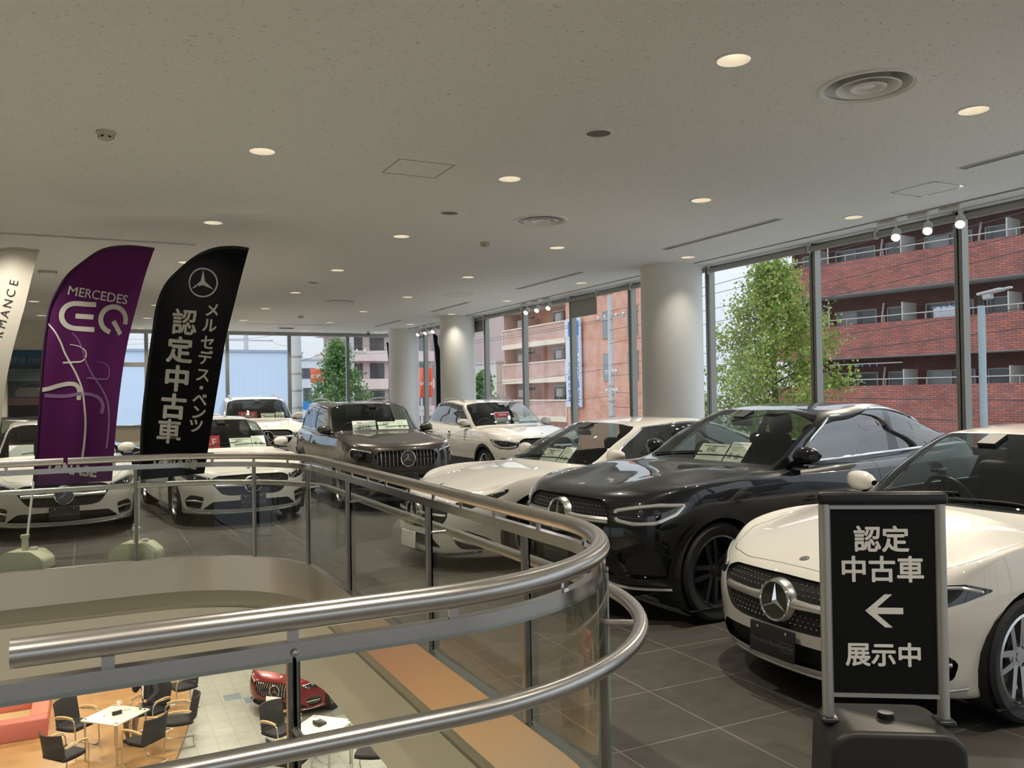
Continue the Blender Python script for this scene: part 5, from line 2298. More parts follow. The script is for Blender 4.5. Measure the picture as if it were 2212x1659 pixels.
# two dark flags far behind, by the columns
for loc, lb, fl, rz in (((8.72, 21.75, 0), 'plain black feather flag half hidden by the second column', -1, math.radians(58)), ((8.5, 25.35, 0), 'edge of a black feather flag beside the farthest column', -1, math.radians(64))):
    feather(lb, loc, rz, B_OUT, M['flag_black'], .9, tank=False, flip=fl)

# ------------------------------------------------------------------ arrow sign on its water tank
sg = thing('sign_stand', 'black arrow sign with white lettering in a silver frame on a black tank base', 'sign', (2.925, 2.45, 0), math.radians(-33))
for sx in (-1, 1):
    q = MB()
    q.tube([(sx * .228, 0, .33), (sx * .228, 0, 1.225)], .0235, 20)
    q.build('frame_tube', pbr('matt_aluminium', (.50, .49, .47), .4, .7) if 'matt_aluminium' not in bpy.data.materials else bpy.data.materials['matt_aluminium'], sg, 50)
q = MB()
q.rbox((0, 0, 1.248), (.515, .056, .052), .016)
q.build('top_cap', M['black_plastic'], sg, 40)
for z in (1.212, .437):
    q = MB()
    q.box((0, -.004, z), (.42, .02, .016))
    q.build('cross_rail', bpy.data.materials['matt_aluminium'], sg, 0)
q = MB()
q.box((0, 0, .825), (.42, .014, .77))
bo = q.build('sign_board', pbr('sign_black', (.005, .005, .005), .5, spec=.2), sg, 0)
MW = pbr('sign_lettering', (.86, .84, .78), .5)
for s_, z, size in (('認定', 1.072, .112), ('中古車', .948, .112), ('展示中', .598, .102)):
    q = MB()
    put_text(q, s_, Matrix.Translation((-.005, -.0085, z)) @ Matrix.Rotation(PI / 2, 4, 'X'), size, bold=.0027, res=5)
    q.build('lettering', MW, bo, 0, recalc=False)
q = MB()
for ang, L_ in ((0, .15),):
    q.box((.008, -.0085, .785), (.135, .001, .026))
for sgn in (1, -1):
    q.prism([(-.075, .785), (-.075 + .078, .785 + sgn * .068), (-.075 + .108, .785 + sgn * .068), (-.075 + .036, .785 + sgn * .003)], -.0094 - .0003 * sgn, -.0080, axis='y')
q.build('arrow', MW, bo, 0)
q = MB()
poly = roundpoly([(-.27, 0), (.27, 0), (.255, .30), (.19, .345), (-.19, .345), (-.255, .30)], .05, 5)
q.prism(poly, -.17, .17, axis='y')
tk = q.build('water_tank', pbr('dark_tank', (.020, .019, .016), .45), sg, 40)
bv = tk.modifiers.new('soft_edges', 'BEVEL')
bv.width = .02
bv.segments = 3
bv.limit_method = 'ANGLE'
q = MB()
q.tube([(.0, 0, .34), (.0, 0, .362)], .034, 18)
q.tube([(.0, 0, .362), (.0, 0, .368)], .030, 18)
q.build('tank_cap', M['black_plastic'], tk, 40)
for sx in (-1, 1):
    q = MB()
    q.rbox((sx * .228, 0, .335), (.075, .09, .03), .012)
    q.build('tube_socket', M['black_plastic'], tk, 40)

# ------------------------------------------------------------------ poster on the left wall
pw = thing('poster', 'hanging poster of a car under dark sky on the left wall', 'poster', (-1.10, 23.575, 2.17))
q = MB()
q.box((0, 0, 0), (1.30, .02, 1.62))
q.build('poster_board', pbr('poster_dark', (.030, .034, .042), .35), pw, 0)
for nm, mt, c_, d_ in (('sky_band', (.012, .075, .15), (0, .62), (1.30, .38)), ('pale_haze', (.10, .14, .15), (0, .20), (1.30, .30)), ('ground_band', (.075, .045, .04), (0, -.44), (1.30, .18)), ('black_footer', (.006, .006, .006), (0, -.67), (1.30, .28)), ('blue_figure', (.012, .022, .09), (.22, .22), (.36, .52))):
    q = MB()
    q.box((c_[0], -.0115 - .0006 * len(nm), c_[1]), (d_[0], .001, d_[1]))
    q.build(nm, pbr('poster_' + nm, mt, .4), pw, 0)
q = MB()
put_text(q, 'the new C', Matrix.Translation((-.08, -.023, .58)) @ Matrix.Rotation(PI / 2, 4, 'X'), .24)
q.build('lettering', pbr('poster_lettering', (.22, .22, .22), .5), pw, 0, recalc=False)
q = MB()
q.prism([(-.50, -.33), (-.50, -.18), (-.36, -.06), (-.20, .02), (.18, .02), (.34, -.08), (.48, -.20), (.48, -.33)], -.021, -.0205, axis='y')
q.build('printed_car', pbr('poster_car', (.09, .085, .08), .4), pw, 0)
q = MB()
q.prism([(-.40, -.10), (-.22, .0), (.16, .0), (.30, -.10)], -.0225, -.022, axis='y')
q.build('printed_car_glass', pbr('poster_car_glass', (.02, .022, .025), .4), pw, 0)
q = MB()
q.tube([(-.5, 0, .81), (0, 0, 1.02), (.5, 0, .81)], .004, 6)
q.build('hanging_cord', M['grey_trim'], pw, 0)
# ------------------------------------------------------------------ the storey below
M['low_tile'] = tile_mat('pale_floor_tile', .36, 2.01, 18.97, (.37, .38, .345), (.345, .355, .32), (.25, .24, .215), .35, .006)


def wood_mat():
    m, nt, out = new_mat('orange_wood_floor')
    b = N(nt, 'ShaderNodeBsdfPrincipled')
    b.inputs['Roughness'].default_value = .32
    nt.links.new(b.outputs[0], out.inputs[0])
    tc = N(nt, 'ShaderNodeTexCoord')
    br = N(nt, 'ShaderNodeTexBrick')
    br.inputs['Scale'].default_value = 1
    br.inputs['Brick Width'].default_value = 1.2
    br.inputs['Row Height'].default_value = .14
    br.inputs['Mortar Size'].default_value = .0015
    br.inputs['Color1'].default_value = (.42, .245, .105, 1)
    br.inputs['Color2'].default_value = (.37, .21, .085, 1)
    br.inputs['Mortar'].default_value = (.22, .10, .03, 1)
    nt.links.new(tc.outputs['Object'], br.inputs['Vector'])
    no = N(nt, 'ShaderNodeTexNoise')
    no.inputs['Scale'].default_value = 2.5
    nt.links.new(tc.outputs['Object'], no.inputs['Vector'])
    mx = N(nt, 'ShaderNodeMix', data_type='RGBA', blend_type='OVERLAY')
    mx.inputs[0].default_value = .35
    nt.links.new(br.outputs[0], mx.inputs[6])
    nt.links.new(no.outputs[0], mx.inputs[7])
    nt.links.new(mx.outputs[2], b.inputs['Base Color'])
    return m


M['wood_floor'] = wood_mat()
LX0, LX1, LY0, LY1 = XL - .2, 12.0, YN - .2, 30.0
q = MB()
q.add([(LX0, LY0, LOWF), (LX1, LY0, LOWF), (LX1, LY1, LOWF), (LX0, LY1, LOWF)], [(0, 1, 2, 3)])
struct(q.build('floor_lower', M['low_tile'], smooth=0))
arcp = [(-16.1 + 18 * math.cos(a), 20.4 + 18 * math.sin(a)) for a in [math.radians(d) for d in np.linspace(-26, 26, 50)]]
q = MB()
q.prism([(LX0 + .01, arcp[0][1]), *arcp, (LX0 + .01, arcp[-1][1])], LOWF, LOWF + .004)
struct(q.build('floor_lower_wood', M['wood_floor'], smooth=0))
q = MB()
q.tube([(x, y, LOWF + .004) for x, y in arcp], 0, sq=(.03, .008))
struct(q.build('trim_10', pbr('floor_edge_strip', (.16, .10, .06), .5), smooth=0))
for nm, a, b in (('wall_lower_left', (LX0, LY0), (LX0, LY1)), ('wall_lower_near', (LX0, LY0), (LX1, LY0)), ('wall_lower_far', (LX0, LY1), (LX1, LY1)), ('wall_lower_right', (LX1, LY0), (LX1, LY1))):
    wall(nm, a, b, LOWF, -1.15, M['beige_wall'])
for x, y in ((2.48, 18.31), (2.84, 17.95)):
    q = MB()
    q.box((x + .13, y + .16, LOWF + .001), (.34, .34, .004))
    tag(q.build('floor_tile', pbr('blue_grey_tile', (.14, .19, .24), .35) if 'blue_grey_tile' not in bpy.data.materials else bpy.data.materials['blue_grey_tile'], smooth=0),
        'blue grey floor tile on the pale floor below, %s' % ('left of the red car' if x < 2.6 else 'closest to the red car'), 'tile', 'blue tiles in the lower floor')
# unseen lamps under the lower ceiling, near-side ones added to brighten the steel band
LL = bpy.data.lights.new('unseen_lower_beam', 'AREA')
LL.shape = 'DISK'
LL.size = .28
LL.energy = LOW_W
LL.color = (1.0, .88, .70)
lp = None
for i, (x, y) in enumerate([(x, y) for x in (-3.5, -.5, 2.8, 5.8) for y in (11.5, 14.0, 17.0, 20.0, 23.5)] + [(3.6, 4.5), (3.6, 8.0), (6.5, 6.5), (-2.5, 1.0), (1.0, .6), (-5, 1.0), (-2.5, -2.5), (2.0, -2.5)]):
    lb = 'lamp under the lower ceiling, out of view, number %d' % (i + 1)
    if lp is None:
        lp = t = thing('unseen_lower_lamp', lb, 'ceiling light', (x, y, -1.17), 0, 'unseen lamps of the storey below')
        q = MB()
        q.lathe([(.17, 0), (.17, -.015), (.15, -.015), (.15, -.004), (0, -.004)], 24)
        q.build('unseen_lower_ring', M['white_trim'], t)
        lo = bpy.data.objects.new('unseen_lower_beam', LL)
        link(lo, t)
        lo.location = (0, 0, -.02)
    else:
        t = copy_tree(lp)
        t.location = (x, y, -1.17)
        t['label'] = lb

# --- tables
M['table_top'] = pbr('white_laminate', (.70, .68, .61), .35)
M['tan_wood'] = pbr('pale_wood_arm', (.55, .37, .17), .4)
M['black_cloth'] = pbr('black_upholstery', (.016, .016, .018), .75)
M['navy'] = pbr('navy_suit', (.016, .018, .026), .8)


def make_table(lb, x, y, rz, s=.78):
    t = thing('table', lb, 'table', (x, y, LOWF), rz)
    q = MB()
    q.rbox((0, 0, .71), (s, s, .03), .008)
    q.build('table_top', M['table_top'], t, 30)
    for a in (-1, 1):
        for b in (-1, 1):
            q = MB()
            q.tube([(a * (s / 2 - .05), b * (s / 2 - .05), 0), (a * (s / 2 - .05), b * (s / 2 - .05), .70)], .018, 12)
            q.build('leg', M['satin'], t, 50)
            q = MB()
            q.box((a * (s / 2 - .06), b * (s / 2 - .06), .7262), (.075, .03, .001), rz=-a * b * PI / 4)
            q.build('corner_inlay', M['black_plastic'], t, 0)
    return t


def make_chair(lb, x, y, rz, back=None):
    t = thing('armchair', lb, 'chair', (x, y, LOWF), rz, 'black cantilever chairs on the floor below')
    q = MB()
    rows = []
    for i in range(7):
        w = lerp(-.24, .24, i / 6)
        rows.append([(.22, w, .47), (.10, w, .455), (-.06, w, .45), (-.20, w, .46), (-.235, w, .48)])
    q.grid(rows)
    q.grid([[(a, b, c - .06) for a, b, c in r] for r in rows])
    q.rbox((0, 0, .435), (.44, .48, .055), .02)
    q.build('seat', M['black_cloth'], t, 50)
    q = MB()
    rows = []
    for i in range(9):
        w = lerp(-.25, .25, i / 8)
        cv = .10 * (1 - (w / .25) ** 2)
        rows.append([(-.17 - cv, w, .46), (-.20 - cv, w, .62), (-.235 - cv, w, .80), (-.25 - cv, w, .86), (-.275 - cv, w, .86), (-.26 - cv, w, .80), (-.225 - cv, w, .62), (-.20 - cv, w, .46)])
    q.grid(rows, cu=True)
    q.add(rows[0], [list(range(8))])
    q.add(rows[-1], [list(range(8))])
    q.build('backrest', back or M['black_cloth'], t, 50)
    for s_ in (-1, 1):
        q = MB()
        q.tube(spline([(.21, s_ * .285, .655), (.10, s_ * .29, .675), (-.10, s_ * .285, .665), (-.20, s_ * .26, .63)], 6), .017, 8)
        q.build('armrest', M['tan_wood'], t, 50)
        q = MB()
        q.tube(spline([(-.18, s_ * .27, .62), (.16, s_ * .275, .64), (.22, s_ * .27, .60), (.24, s_ * .262, .30), (.24, s_ * .26, .06), (.18, s_ * .26, .016), (-.25, s_ * .26, .016)], 5), .012, 8)
        q.build('leg', M['satin'], t, 50)
    q = MB()
    q.tube([(-.25, -.26, .016), (-.25, .26, .016)], .012, 8)
    q.build('crossbar', M['satin'], t, 50)
    return t


TX, TY = .36, 16.42
make_table('white square table on the wood floor below, with a card holder on it', TX, TY, PI / 4)
make_table('white square table near the red car on the floor below', 3.42, 14.15, PI / 4)
D = math.degrees
for lb, x, y, face in (('black armchair behind the left corner of the white table below', -.26, 17.08, -45), ('black armchair with the seated person in it, at the far side of the table below', .98, 17.22, -138),
                       ('black armchair turned away on the left side of the table below', -.42, 15.78, 40), ('black armchair pushed under the near right side of the table below', .80, 15.80, 130),
                       ('black armchair with a pale wood arm at the right corner of the table below', 1.40, 16.45, 175), ('black armchair at the edge of the pale tiles, farthest back', 1.62, 18.35, 200),
                       ('black armchair left of the table near the red car', 2.80, 13.75, 45), ('armchair with a pale backrest right of the table near the red car', 4.05, 13.45, 150), ('black armchair between the second table and the red car', 2.92, 15.05, -60)):
    make_chair(lb, x, y, math.radians(face), pbr('beige_upholstery', (.42, .37, .25), .7) if 'pale backrest' in lb else None)


def small(name, lb, cat, x, y, z, rz=0, group=None):
    return thing(name, lb, cat, (x, y, z), rz, group)


ZT = LOWF + .7255
t = small('card_holder', 'small black card holder standing on the white table below', 'desk item', TX + .02, TY - .03, ZT, .3)
q = MB()
q.rbox((0, 0, .035), (.16, .05, .07), .008, ry=0)
q.build('holder_box', M['black_plastic'], t, 30)
q = MB()
q.box((0, .0, .075), (.13, .02, .02))
q.build('cards', M['white_card'], t, 0)
for nm, lb, x, y, rz in (('pen', 'dark pen lying left of the card holder on the table below', TX - .17, TY + .02, 1.2), ('pen', 'pale pen lying behind the card holder on the table below', TX + .19, TY + .12, .2)):
    q = MB()
    q.tube([(-.09, 0, .006), (.05, 0, .006), (.07, 0, .004)], [.005, .005, .002], 8)
    t = q.build(nm, M['grey_trim'], None, 50)
    t.location = (x, y, ZT)
    t.rotation_euler.z = rz
    tag(t, lb, 'pen')
t = small('tumbler', 'clear tumbler on the right corner of the table below', 'glass', TX + .40, TY + .04, ZT)
q = MB()
q.lathe([(0, .004), (.026, .004), (.034, .11), (.032, .11), (.025, .008), (0, .008)], 20)
q.build('tumbler_glass', thin_glass('tumbler_clear', (.85, .88, .86)), t, 50)
q = MB()
q.lathe([(0, .01), (.025, .01), (.029, .06), (0, .06)], 20)
q.build('drink', pbr('drink', (.30, .27, .2), .2), t, 50)
t = small('cup', 'white cup on the far corner of the table below', 'cup', TX + .06, TY + .42, ZT)
q = MB()
q.lathe([(0, .003), (.022, .003), (.036, .085), (.033, .085), (.02, .01), (0, .01)], 20)
q.build('cup_body', M['white_trim'], t, 50)
q = MB()
q.tube([(.034, 0, .065), (.055, 0, .06), (.055, 0, .035), (.028, 0, .03)], .005, 8)
q.build('handle', M['white_trim'], t, 50)
t = small('telephone', 'black telephone on the white table near the red car', 'phone', 3.40, 14.20, ZT, .5)
q = MB()
q.rbox((0, 0, .03), (.18, .16, .05), .012, rx=.15)
q.build('phone_base', M['black_plastic'], t, 30)
q = MB()
q.rbox((-.06, 0, .065), (.045, .19, .03), .012)
q.build('receiver', M['black_plastic'], t, 30)
t = small('brochure', 'pale brochure lying behind the telephone on the second table below', 'brochure', 3.52, 14.40, ZT, .5)
q = MB()
q.box((0, 0, .002), (.15, .21, .003))
q.build('sheet', M['paper'], t, 0)
q = MB()
for k in range(5):
    q.box((0, .07 - .03 * k, .004), (.11, .006, .0005))
q.build('printed_lines', M['paper_ink'], t, 0)

# --- foam blocks of the children's corner
M['foam_a'] = pbr('salmon_foam', (.56, .16, .11), .6)
M['foam_b'] = pbr('rose_foam', (.44, .13, .11), .6)
for nm, lb, c_, d_, rz, mt in (('foam_block', 'long rose foam block, front side of the play square below', (-1.75, 18.12), (2.0, .30), 0, 'foam_b'),
                               ('foam_block', 'salmon foam block, right side of the play square below', (-.90, 18.98), (.30, 1.40), 0, 'foam_a'),
                               ('foam_block', 'long salmon foam block, back side of the play square below', (-1.75, 19.85), (2.0, .30), 0, 'foam_a'),
                               ('foam_block', 'salmon foam block, left side of the play square below', (-2.60, 18.98), (.30, 1.40), 0, 'foam_a')):
    q = MB()
    q.rbox((0, 0, .175), (d_[0], d_[1], .35), .02)
    o = q.build(nm, M[mt], None, 40)
    o.location = (*c_, LOWF + .004)
    tag(o, lb, 'foam block', 'foam blocks of the play square')
q = MB()
q.box((0, 0, .01), (1.38, 1.40, .02))
o = q.build('play_mat', pbr('tan_mat', (.50, .37, .19), .7), None, 0)
o.location = (-1.75, 18.98, LOWF + .004)
tag(o, 'tan mat inside the square of foam blocks below', 'mat')
t = thing('cabinet', 'low grey beige cabinet behind the play square on the floor below', 'cabinet', (-.35, 21.2, LOWF))
q = MB()
q.rbox((0, 0, .19), (1.35, .40, .38), .02)
q.build('cabinet_body', pbr('cabinet_paint', (.34, .30, .21), .5), t, 40)
for s_ in (-1, 1):
    q = MB()
    q.box((s_ * .33, -.202, .19), (.64, .006, .34))
    q.build('cabinet_door', bpy.data.materials['cabinet_paint'], t, 0)

# --- seated person at the table
pr = thing('person', 'seated person in a dark suit and white mask, one hand raised, at the lower table', 'person', (.94, 17.15, LOWF), math.radians(-138))


def skin_body(name, verts, edges, radii, mat, parent, sub=2, root=0):
    me = bpy.data.meshes.new(name)
    me.from_pydata(verts, edges, [])
    o = bpy.data.objects.new(name, me)
    link(o, None)
    sk = o.modifiers.new('skin', 'SKIN')
    for v, r in zip(me.skin_vertices[0].data, radii):
        v.radius = (r, r) if not isinstance(r, tuple) else r
        v.use_root = False
    me.skin_vertices[0].data[root].use_root = True
    sk.branch_smoothing = .6
    ss = o.modifiers.new('sub', 'SUBSURF')
    ss.levels = ss.render_levels = sub
    dg = bpy.context.evaluated_depsgraph_get()
    m2 = bpy.data.meshes.new_from_object(o.evaluated_get(dg))
    bpy.data.objects.remove(o)
    m2.name = name
    m2.materials.clear()
    for m_ in (mat if isinstance(mat, (list, tuple)) else [mat]):
        m2.materials.append(m_)
    m2.shade_smooth()
    return link(bpy.data.objects.new(name, m2), parent)


V = [(0, 0, .53), (.0, 0, .68), (.02, 0, .86), (.02, 0, 1.00), (.03, 0, 1.09), (.05, 0, 1.17), (.055, 0, 1.26),
     (.02, .16, 1.00), (.05, .24, .82), (.22, .20, .72), (.30, .16, .74),          # left arm rests on the lap/table
     (.02, -.16, 1.00), (.10, -.24, .80), (.24, -.12, .98), (.235, -.08, 1.06),    # right arm bent up to the face
     (.06, .10, .50), (.42, .11, .52), (.46, .11, .28), (.46, .11, .07), (.58, .12, .04),
     (.06, -.10, .50), (.42, -.11, .52), (.44, -.11, .28), (.40, -.11, .07), (.52, -.12, .04)]
Ed = [(0, 1), (1, 2), (2, 3), (3, 4), (4, 5), (5, 6), (3, 7), (7, 8), (8, 9), (9, 10), (3, 11), (11, 12), (12, 13), (13, 14), (0, 15), (15, 16), (16, 17), (17, 18), (18, 19), (0, 20), (20, 21), (21, 22), (22, 23), (23, 24)]
Ra = [.15, .13, (.15, .115), .12, .055, .085, .085, .065, .05, .038, .030, .065, .05, .036, .028, .085, .065, .05, .035, .03, .085, .065, .05, .035, .03]
body = skin_body('body', V, Ed, Ra, [M['navy'], pbr('skin', (.48, .27, .19), .5), pbr('tights', (.22, .17, .13), .6), M['black_plastic']], pr)
for p in body.data.polygons:
    c = p.center
    if c.z > 1.075 or (c.x > .225 and c.z > .98) or (c.x > .27 and c.z > .69 and c.y > 0):
        p.material_index = 1
    elif c.x > .40 and c.z < .50:
        p.material_index = 2 if c.z > .08 else 3
q = MB()
q.ball((.035, 0, 1.255), .108, 16, sc=(1.0, .92, 1.12))
q.v = [v for v in q.v]
hair = q.build('hair', pbr('dark_hair', (.018, .013, .010), .5), pr, 60)
q = MB()
rows = []
for i in range(7):
    z = lerp(1.125, 1.215, i / 6)
    rows.append([(.05 + .105 * math.cos(a) * (1 - .10 * abs(i - 3) / 3), .095 * math.sin(a), z) for a in np.linspace(-1.2, 1.2, 11)])
q.grid(rows)
q.build('face_mask', pbr('white_mask', (.78, .77, .74), .7), pr, 60)
q = MB()
for s_ in (-1, 1):
    q.ball((.143, s_ * .035, 1.275), .011, 10)
q.ball((.158, 0, 1.24), .013, 10, sc=(1.1, .8, 1.4))
for s_ in (-1, 1):
    q.ball((.05, s_ * .098, 1.245), .024, 10, sc=(.5, .35, 1.2))
q.build('face_features', bpy.data.materials['skin'], pr, 60)
q = MB()
q.grid([[(.142, -.030, 1.045), (.142, .030, 1.045)], [(.150, -.028, .93), (.150, .028, .93)], [(.150, -.018, .80), (.150, .018, .80)], [(.14, -.006, .70), (.14, .006, .70)]])
q.build('shirt_front', M['white_card'], pr, 0)
# hands: palm and five bent fingers each
for base, dirn, up in ((Vector((.235, -.08, 1.07)), Vector((-.35, .25, .9)).normalized(), Vector((1, 0, .3))), (Vector((.31, .155, .745)), Vector((.95, -.25, .0)).normalized(), Vector((0, 0, 1)))):
    side = dirn.cross(up).normalized()
    nrm = side.cross(dirn).normalized()
    vv, ee, rr = [tuple(base), tuple(base + dirn * .045), tuple(base + dirn * .085)], [(0, 1), (1, 2)], [.026, (.036, .022), (.034, .018)]
    for k, (o_, l_) in enumerate(((-.030, .060), (-.010, .072), (.011, .068), (.031, .052))):
        b0 = len(vv)
        r0 = base + dirn * .085 + side * o_
        vv += [tuple(r0), tuple(r0 + dirn * l_ * .5 - nrm * .012), tuple(r0 + dirn * l_ * .85 - nrm * .035)]
        ee += [(2, b0), (b0, b0 + 1), (b0 + 1, b0 + 2)]
        rr += [.010, .009, .008]
    b0 = len(vv)
    r0 = base + dirn * .03 + side * -.034
    vv += [tuple(r0), tuple(r0 + dirn * .035 - side * .022 - nrm * .01), tuple(r0 + dirn * .06 - side * .022 - nrm * .022)]
    ee += [(1, b0), (b0, b0 + 1), (b0 + 1, b0 + 2)]
    rr += [.012, .010, .009]
    skin_body('hand', vv, ee, rr, bpy.data.materials['skin'], pr, 1)
# ------------------------------------------------------------------ outside: street, buildings, trees
def brick_mat(name, c1, c2, mortar, bw=.30, rh=.095, ms=.012, rough=.8):
    m, nt, out = new_mat(name)
    b = N(nt, 'ShaderNodeBsdfPrincipled')
    b.inputs['Roughness'].default_value = rough
    b.inputs['Specular IOR Level'].default_value = .2
    nt.links.new(b.outputs[0], out.inputs[0])
    tc = N(nt, 'ShaderNodeTexCoord')
    sp = N(nt, 'ShaderNodeSeparateXYZ')
    cb = N(nt, 'ShaderNodeCombineXYZ')
    ad = N(nt, 'ShaderNodeMath', operation='ADD')
    nt.links.new(tc.outputs['Object'], sp.inputs[0])
    nt.links.new(sp.outputs[0], ad.inputs[0])
    nt.links.new(sp.outputs[1], ad.inputs[1])
    nt.links.new(ad.outputs[0], cb.inputs[0])
    nt.links.new(sp.outputs[2], cb.inputs[1])
    br = N(nt, 'ShaderNodeTexBrick')
    br.inputs['Scale'].default_value = 1
    br.inputs['Brick Width'].default_value = bw
    br.inputs['Row Height'].default_value = rh
    br.inputs['Mortar Size'].default_value = ms
    br.inputs['Bias'].default_value = -.15
    br.inputs['Color1'].default_value = (*c1, 1)
    br.inputs['Color2'].default_value = (*c2, 1)
    br.inputs['Mortar'].default_value = (*mortar, 1)
    nt.links.new(cb.outputs[0], br.inputs['Vector'])
    no = N(nt, 'ShaderNodeTexNoise')
    no.inputs['Scale'].default_value = .9
    no.inputs['Detail'].default_value = 4
    nt.links.new(cb.outputs[0], no.inputs['Vector'])
    mx = N(nt, 'ShaderNodeMix', data_type='RGBA', blend_type='OVERLAY')
    mx.inputs[0].default_value = .45
    nt.links.new(br.outputs[0], mx.inputs[6])
    nt.links.new(no.outputs[0], mx.inputs[7])
    nt.links.new(mx.outputs[2], b.inputs['Base Color'])
    return m


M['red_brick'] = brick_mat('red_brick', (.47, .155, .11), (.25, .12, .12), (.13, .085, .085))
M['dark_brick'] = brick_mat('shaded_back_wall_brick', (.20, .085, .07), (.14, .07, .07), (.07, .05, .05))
M['salmon'] = brick_mat('salmon_tile', (.74, .40, .29), (.66, .345, .25), (.55, .29, .21), .23, .10, .006)
M['salmon_pale'] = brick_mat('balcony_tile', (.66, .42, .35), (.60, .38, .32), (.55, .33, .28), .2, .1, .005)
M['cream'] = pbr('cream_render', (.86, .72, .56), .7)
M['win_glass'] = pbr('house_window', (.05, .06, .07), .12, spec=.8)
M['win_pale'] = pbr('curtained_window', (.25, .27, .28), .2, spec=.7)
M['door_panel'] = pbr('pale_divider', (.62, .60, .57), .6)
M['rail_metal'] = pbr('balcony_rail', (.50, .46, .42), .4, .6)
M['blue_grey'] = pbr('blue_grey_cladding', (.58, .70, .86), .6, var=(.4, .04))
M['concrete'] = pbr('concrete', (.55, .55, .55), .8, var=(3, .1))
M['asphalt'] = pbr('asphalt', (.34, .34, .34), .85)
q = MB()
q.add([(-60, 30.2, LOWF - .06), (120, 30.2, LOWF - .06), (120, 190, LOWF - .06), (-60, 190, LOWF - .06)], [(0, 1, 2, 3)])
q.add([(12.1, -40, LOWF - .06), (120, -40, LOWF - .06), (120, 30.2, LOWF - .06), (12.1, 30.2, LOWF - .06)], [(0, 1, 2, 3)])
struct(q.build('street', M['asphalt'], smooth=0))


def part(name, mat, parent, boxes):
    q = MB()
    for c, d in boxes:
        q.box(c, d)
    return q.build(name, mat, parent, 0)


# --- red brick apartment house: local x along the street front, y into the house
rb = thing('apartment_building', 'red brick apartment house with long balconies across the street on the right', 'building', (30.55, 31.7, LOWF), math.radians(-81))
RL = 18.6
for k, (zb, zt) in enumerate(((-1.3, 1.85), (3.15, 4.65), (6.10, 7.60), (9.05, 10.55))):
    part('balcony_parapet', M['red_brick'], rb, [((RL / 2, .1, (zb + zt) / 2 - LOWF), (RL, .2, zt - zb)), ((.1, .8, (zb + zt) / 2 - LOWF), (.2, 1.6, zt - zb))])
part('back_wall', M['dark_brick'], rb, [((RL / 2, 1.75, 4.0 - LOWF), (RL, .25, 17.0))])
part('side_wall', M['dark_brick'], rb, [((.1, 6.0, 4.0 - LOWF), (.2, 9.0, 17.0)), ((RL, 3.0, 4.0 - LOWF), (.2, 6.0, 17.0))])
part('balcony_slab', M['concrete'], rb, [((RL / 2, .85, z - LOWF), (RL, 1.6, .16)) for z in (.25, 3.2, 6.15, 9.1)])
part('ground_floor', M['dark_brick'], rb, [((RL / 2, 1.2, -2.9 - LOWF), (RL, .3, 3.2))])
for z0 in (.4, 3.35, 6.3, 9.25):
    for i in range(4):
        x0 = 1.0 + i * 4.4
        for x, w_, mt in ((x0 + .15, .95, 'win_glass'), (x0 + 2.0, 1.05, 'win_pale' if (i + int(z0)) % 2 else 'win_glass'), (x0 + 3.0, 1.0, 'win_glass')):
            q = MB()
            q.box((x, 1.60, z0 + 1.05 - LOWF), (w_, .06, 2.0))
            f = q.build('window', M[mt], rb, 0)
            q = MB()
            for a in (-1, 1):
                q.box((x + a * w_ / 2, 1.57, z0 + 1.05 - LOWF), (.06, .08, 2.06))
            q.box((x, 1.57, z0 + 2.06 - LOWF), (w_, .08, .06))
            q.build('window_frame', M['grey_trim'], f, 0)
        part('divider_panel', M['door_panel'], rb, [((x0 + 1.02, .95, z0 + 1.15 - LOWF), (.05, 1.15, 2.0))])
        q = MB()
        q.tube(spline([(x0 + 3.85, 1.45, z0 + .2 - LOWF), (x0 + 3.85, 1.45, z0 + 1.6 - LOWF), (x0 + 3.95, 1.45, z0 + 2.3 - LOWF)], 4), .05, 8)
        q.build('down_pipe', M['door_panel'], rb, 50)
for zt in (1.85, 4.65, 7.60, 10.55):
    q = MB()
    q.tube([(0.1, .1, zt + .28 - LOWF), (RL, .1, zt + .28 - LOWF)], .028, 8)
    for i in range(10):
        q.tube([(.2 + i * 1.85, .1, zt - LOWF), (.2 + i * 1.85, .1, zt + .28 - LOWF)], .018, 6)
    q.build('balcony_rail', M['rail_metal'], rb, 40)
for zt in (4.65, 7.6):
    for i in range(3):
        q = MB()
        xx = 2.9 + i * 6.2
        q.tube([(xx, .25, zt - LOWF), (xx, .25, zt + .95 - LOWF)], .03, 8)
        q.tube([(xx, .25, zt + .9 - LOWF), (xx, -.15, zt + .98 - LOWF)], .03, 8)
        q.build('drying_bracket', M['door_panel'], rb, 40)
RBM = Matrix.Translation((30.55, 31.7, 0)) @ Matrix.Rotation(math.radians(-81), 4, 'Z')
for nm, lb, x, z, w_, h_, col in (('laundry', 'pale laundry on a hanger on the middle balcony of the red brick house', 8.3, 4.85, .95, .55, (.55, .58, .66)),
                                  ('laundry', 'wide white sheet drying on the brick house balcony beside the lamp post', 14.8, 4.95, 2.2, .62, (.70, .68, .78))):
    t = thing(nm, lb, 'laundry', RBM @ Vector((x, .35, z)))
    t.rotation_euler.z = math.radians(-81)
    q = MB()
    rows = [[(lerp(-w_ / 2, w_ / 2, i / 12), .04 * math.sin(i * 1.9), zz) for i in range(13)] for zz in (-h_ / 2 + .1, 0, h_ / 2)]
    q.grid(rows)
    q.build('cloth', pbr(nm + '_cloth', col, .8), t, 60)
    q = MB()
    q.tube([(-w_ / 2 - .1, 0, h_ / 2), (w_ / 2 + .1, 0, h_ / 2)], .02, 6)
    q.build('drying_pole', pbr('blue_plastic', (.10, .22, .42), .5) if 'blue_plastic' not in bpy.data.materials else bpy.data.materials['blue_plastic'], t, 40)
